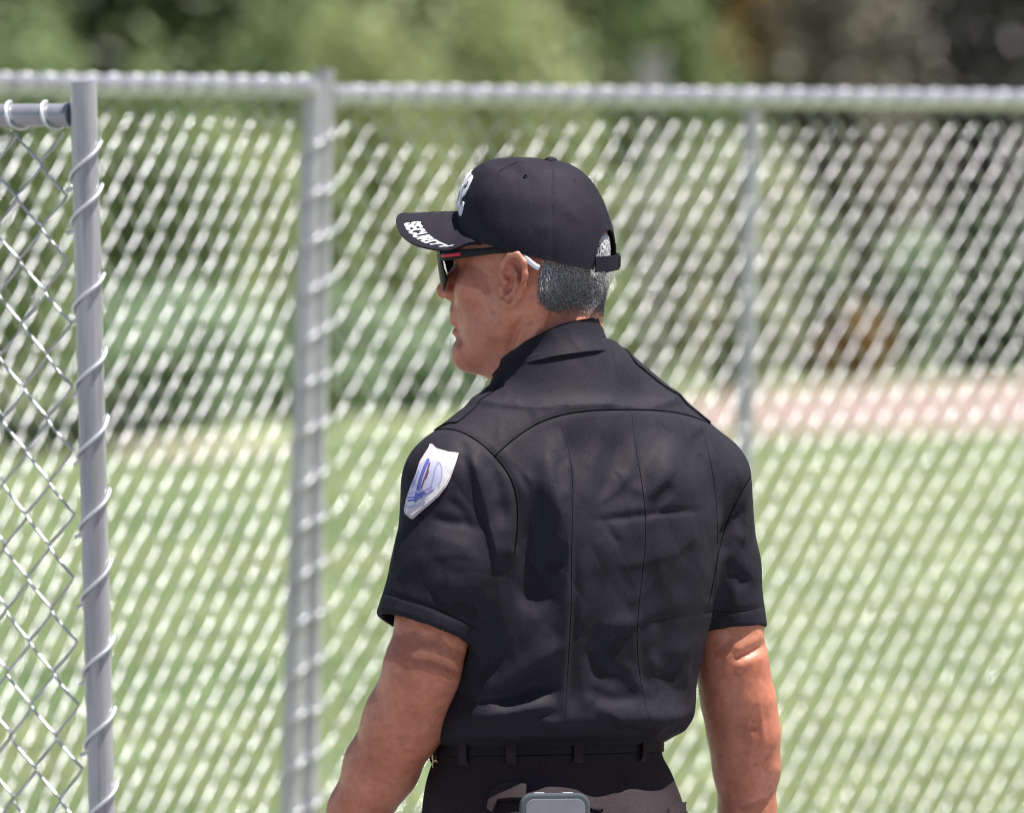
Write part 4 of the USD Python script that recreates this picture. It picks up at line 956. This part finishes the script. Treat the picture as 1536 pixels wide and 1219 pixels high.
# ---- sunglasses
gl = sub(guard, 'sunglasses')
def ribbon(path, heights, thick):
    """Bar along path with its own height at each point, thick in the sideways direction."""
    p = np.asarray(path, float); d = np.gradient(p, axis=0); d /= np.linalg.norm(d, axis=1, keepdims=True); up = np.array([0, 0, 1.0]); sd = np.cross(d, up); sd /= np.linalg.norm(sd, axis=1, keepdims=True); u2 = np.cross(sd, d)
    a = np.linspace(0, 2 * np.pi, 12, endpoint=False); sq = lambda q: np.sign(q) * np.abs(q) ** 0.6
    v = p[:, None] + sd[:, None] * (sq(np.cos(a)) * thick / 2)[None, :, None] + u2[:, None] * (sq(np.sin(a))[None, :] * np.asarray(heights)[:, None] / 2)[..., None]
    m = len(p); v = v.reshape(-1, 3); i, j = np.meshgrid(np.arange(m - 1), np.arange(12), indexing='ij'); j2 = (j + 1) % 12
    q = np.stack([i * 12 + j, i * 12 + j2, (i + 1) * 12 + j2, (i + 1) * 12 + j], -1).reshape(-1, 4); f = np.vstack([q[:, [0, 1, 2]], q[:, [0, 2, 3]]])
    v = np.vstack([v, p[0], p[-1]]); jj = np.arange(12); f = np.vstack([f, np.stack([np.full(12, len(v) - 2), (jj + 1) % 12, jj], 1), np.stack([np.full(12, len(v) - 1), (m - 1) * 12 + jj, (m - 1) * 12 + (jj + 1) % 12], 1)])
    return v, f
for s in (1, -1):
    k = curve([(122, 66, 0), (106, 81, 1), (80, 90, 4), (40, 95, 8), (8, 97, 10), (-22, 101, 4)], 2)
    hh = np.interp(k[:, 0], [0, 60, 100, 125], [9, 12, 14, 13]) * u_
    tp = obj('temple', ribbon(H(k[:, 0], k[:, 1] * s, k[:, 2]), hh, 0.0042), 'black_plastic', gl, 40)
    k = curve([(-22, 101, 4), (-28, 103, -1), (-40, 104, -11), (-50, 103, -17)], 2)
    obj('temple_tip', ribbon(H(k[:, 0], k[:, 1] * s, k[:, 2]), np.full(len(k), 8 * u_), 0.0046), 'white_plastic', gl, 40)
    k = curve([(117, 74, 1), (106, 84, 1.5), (79, 93, 4)], 2)
    obj('temple_stripe', ribbon(H(k[:, 0], k[:, 1] * s, k[:, 2]), np.full(len(k), 5 * u_), 0.0022), 'red_plastic', gl, 40)
    Q, R_ = np.meshgrid(np.linspace(0, 1, 26), np.linspace(0, 1, 16), indexing='ij')
    Lq = 8 + 64 * Q; top = 9 - 2 * Q; bot = -52 + 10 * np.abs(Q - 0.45) ** 2 * 6 + 12 * (1 - Q) ** 4
    Uq = top * (1 - R_) + bot * R_; Fq = 143 - (Lq / 72) ** 2 * 25 - 9 * R_ - 5 * (R_ - 0.4) ** 2
    lv = H(Fq, Lq * s, Uq).reshape(-1, 3); lf = grid_faces(26, 16)
    if (normals(lv, lf) @ np.array([HF[0], HF[1], 0])).mean() < 0: lf = lf[:, ::-1]
    obj('lens', solidify(lv, lf, 0.0022), 'dark_lens', gl, 50)
    k = np.c_[143 - (np.linspace(6, 74, 20) / 72) ** 2 * 25, np.linspace(6, 74, 20), 10 - np.linspace(0, 3, 20)]
    obj('frame', ribbon(H(k[:, 0], k[:, 1] * s, k[:, 2]), np.full(20, 9 * u_), 0.004), 'black_plastic', gl, 40)
obj('bridge', tube(H(np.full(6, 143.0), np.linspace(-9, 9, 6), np.full(6, 8.0)), 0.0035, 10), 'black_plastic', gl)

# ---- trousers, belt, shoes
def make_trousers():
    g = Grid(W(560, 2500, -230), W(1100, 1095, 230), 0.006)
    f = g.stack([(1108, 822, 0, 177, 114), (1130, 822, 0, 179, 116), (1165, 826, 0, 194, 122), (1219, 830, 0, 208, 130), (1330, 830, 0, 214, 140), (1420, 830, 0, 210, 134), (1470, 830, 0, 204, 128)], YAW)
    for s in (1, -1):
        bt = np.array([826, 1272, 0]) + np.array([BL[0] * 68 * s + BB[0] * 92, 0, BL[1] * 68 * s + BB[1] * 92]); f = smin(f, g.cone(W(*bt), W(*(bt + [0, 70, 0])), 92 * u_, 92 * u_), 0.03)
        hp = np.array([828, 1410, 0]) + np.array([BL[0] * 88 * s, 0, BL[1] * 88 * s]); kn = hp + [0, 500, 10]; an = kn + [0, 560, 0]
        f = smin(f, g.cone(W(*hp), W(*kn), 104 * u_, 82 * u_), 0.02); f = smin(f, g.cone(W(*kn), W(*an), 82 * u_, 74 * u_), 0.02)
    f = np.maximum(f, g.plane(W(828, 2475, 0), (0, 0, -1.0)))
    v, fc = surface(g, f); v = relax(v, fc, 3); n = normals(v, fc); x, y = inv(v)
    e = (meshkit.fbm(np.stack([x * 0.012, y * 0.006, v[:, 1] * 8], 1), 3, 8) - 0.5) * 0.006 * sstep(y, 1140, 1190)
    e = e + stroke(x, y, [(905, 1130), (930, 1180), (936, 1260)], -1.5, 8) * (n[:, 1] < 0)
    return v + n * e[:, None], fc
TV, TF = make_trousers(); trousers = obj('trousers', (TV, TF), 'trouser_cloth', guard)
tcast = Caster(TV, TF)
def ring_at(py, cx, a, b, n=90, tilt=0.0):
    q = np.linspace(0, 2 * np.pi, n, endpoint=False); c, s = np.cos(q), np.sin(q); ex = 2 / 2.3
    uu = a * np.sign(c) * np.abs(c) ** ex; vv = b * np.sign(s) * np.abs(s) ** ex
    return W(cx + uu * BL[0] - vv * BL[1], py - tilt * uu, uu * BL[1] + vv * BL[0]), q
rows = [ring_at(py, 822, a, b, tilt=0.02)[0] for py, a, b in ((1132, 178, 116), (1130, 182, 120), (1094, 182, 119), (1092, 178, 115))]
bvx = np.stack(rows, 1).reshape(-1, 3); bfx = grid_faces(90, 4, True)
if (normals(bvx, bfx) * (bvx - W(822, 1113, 0)))[:, :2].sum(1).mean() < 0: bfx = bfx[:, ::-1]
belt = obj('belt', (bvx, bfx), 'leather', guard, 50)
for q in (-2.75, -2.2, -1.62, -1.0, 1.57, 2.6):
    c, s = math.cos(q), math.sin(q); ex = 2 / 2.3; pts = []
    for py, gr in ((1088, 1), (1090, 5), (1113, 6), (1136, 5), (1143, 1)):
        uu = (180 + gr) * np.sign(c) * abs(c) ** ex; vv = (118 + gr) * np.sign(s) * abs(s) ** ex
        pts.append(W(822 + uu * BL[0] - vv * BL[1], py - 0.02 * uu, uu * BL[1] + vv * BL[0]))
    pts = np.array(pts); tg = np.array([-s * BL[0] - c * BL[1], -s * BL[1] + c * BL[0], 0]); tg /= np.linalg.norm(tg); o = tg * 0.006
    vv_ = np.concatenate([pts - o, pts + o]); ff = []
    for i in range(4): ff += [[i, i + 1, i + 6], [i, i + 6, i + 5]]
    ff = np.array(ff); nn = normals(vv_, ff)
    if (nn * (vv_ - W(822, 1113, 0))).sum(1).mean() < 0: ff = ff[:, ::-1]
    obj('belt_loop', solidify(vv_, ff, 0.0015), 'trouser_cloth', trousers, 40)
q = np.linspace(0, 2 * np.pi, 20, endpoint=False)
obj('belt_clip', tube(W(652 + 4 * np.cos(q), 1129 + 13 * np.sin(q), -70 + 6 * np.cos(q)), 0.0017, 8, closed=True), 'brass', guard)
obj('belt_clip', tube(W(653 + 4 * np.cos(q), 1146 + 6 * np.sin(q), -70 + 4 * np.sin(q)), 0.0014, 8, closed=True), 'brass', guard)
# back pockets: flaps, and the pocket that holds the phone
def tflap(name, pts, lift, th_, m='trouser_cloth'):
    obj(name, conform(tcast, sg.Polygon(pts), lift, th_, 5), m, trousers, 40)
tflap('pocket_flap', [(738, 1190), (746, 1180), (765, 1177), (790, 1183), (790, 1204), (770, 1202), (750, 1204), (742, 1222), (735, 1216)], 0.003, 0.007)
tflap('pocket_flap', [(874, 1202), (905, 1204), (905, 1212), (900, 1216), (886, 1214), (874, 1212)], 0.001, 0.003)
tflap('pocket_flap', [(1000, 1214), (1012, 1206), (1026, 1203), (1028, 1228), (1000, 1232)], 0.001, 0.004)
tflap('pocket', [(752, 1232), (900, 1232), (892, 1370), (826, 1395), (760, 1370)], 0.001, 0.0022)
for s in (1, -1):
    an = np.array([828, 2470, 10]) + np.array([BL[0] * 88 * s, 0, BL[1] * 88 * s]); fw = np.array([-BB[0], -BB[1]])
    P = lambda f_, l_, up: W(an[0] + fw[0] * f_ + BL[0] * l_, 2525 - up, an[2] + fw[1] * f_ + BL[1] * l_)
    sp = [manifold3d.Manifold.sphere(r * u_, 20).translate(P(f_, l_, up).tolist()) for f_, l_, up, r in ((-70, 0, 30, 28), (20, -20, 34, 30), (20, 20, 34, 30), (120, -26, 26, 24), (120, 26, 26, 24), (190, 0, 20, 18), (-20, 0, 95, 42), (-60, 0, 100, 34))]
    hull = manifold3d.Manifold.batch_hull(sp[:6]) + manifold3d.Manifold.batch_hull([sp[0], sp[1], sp[2], sp[6], sp[7]])
    hull = hull.trim_by_plane([0, 0, 1.0], float(W(0, 2519, 0)[2])); obj('shoe', hull, 'shoe', guard, 40)
    sole = manifold3d.CrossSection([[tuple(P(f_, l_, 0)[:2]) for f_, l_ in ((-98, 0), (-80, -30), (0, -42), (120, -50), (190, -24), (206, 0), (190, 24), (120, 50), (0, 42), (-80, 30))][::1]]).extrude(0.016).translate([0, 0, float(W(0, 2525, 0)[2])])
    if sole.num_tri() == 0:
        sole = manifold3d.CrossSection([[tuple(P(f_, l_, 0)[:2]) for f_, l_ in ((-98, 0), (-80, -30), (0, -42), (120, -50), (190, -24), (206, 0), (190, 24), (120, 50), (0, 42), (-80, 30))][::-1]]).extrude(0.016).translate([0, 0, float(W(0, 2525, 0)[2])])
    obj('shoe_sole', sole, 'shoe', guard, 30)

# ---- phone standing in the back pocket
hit = tcast.front(np.array([832.0]), np.array([1235.0]))[0]
dp = (hit[1] if not np.isnan(hit[1]) else -0.13)
nb = np.array([BB[0] * 0.35, -1.0]); nb /= np.linalg.norm(nb)
phone = thing('phone', 'grey phone in a rounded case sticking out of the guard\'s back pocket', 'phone', (hit[0], dp - 0.012, W(0, 1310)[2]))
pc = W(832, 1180 + 98, 0); pc = np.array([hit[0], dp - 0.013, pc[2]]); lx = np.array([-nb[1], nb[0], 0]); 
def ph_pt(a, b, c): a, b, c = np.broadcast_arrays(a, b, c); return pc + np.asarray(a)[..., None] * lx + np.asarray(b)[..., None] * np.array([0, 0, 1.0]) + np.asarray(c)[..., None] * np.array([nb[0], nb[1], 0])
def rounded_slab(w, h, r, c0, c1, bev):
    cs = sg.box(-w / 2 + r, -h / 2 + r, w / 2 - r, h / 2 - r); rings = []
    for off, c in ((r - bev, c0), (r, c0 + bev), (r, c1 - bev), (r - bev * 0.3, c1 - bev * 0.2), (r - bev, c1)):
        e = np.array(cs.buffer(off, quad_segs=10).exterior.coords)[:-1]; rings.append(ph_pt(e[:, 0], e[:, 1], np.full(len(e), c)))
    m = len(rings[0]); v = np.stack(rings, 1).reshape(-1, 3); f = grid_faces(m, 5, True)
    v = np.vstack([v, ph_pt(0, 0, c0), ph_pt(0, 0, c1)]); a = len(v) - 2; i = np.arange(m); j = (i + 1) % m
    f = np.vstack([f, np.stack([np.full(m, a), i * 5, j * 5], 1), np.stack([np.full(m, a + 1), j * 5 + 4, i * 5 + 4], 1)])
    if trimesh.Trimesh(v, f).volume < 0: f = f[:, ::-1]
    return v, f
obj('case', rounded_slab(0.083, 0.155, 0.015, -0.006, 0.006, 0.003), 'phone_rim', phone, 40)
obj('back', rounded_slab(0.070, 0.142, 0.010, 0.003, 0.0064, 0.0006), 'phone_back', phone, 40)
for s in (-1, 1):
    a = np.linspace(0.010, 0.024, 8) * s - 0.002; obj('case_edge', tube(ph_pt(a, np.full(8, 0.0772), np.full(8, 0.0005)), 0.0016, 8), 'phone_rim', phone)
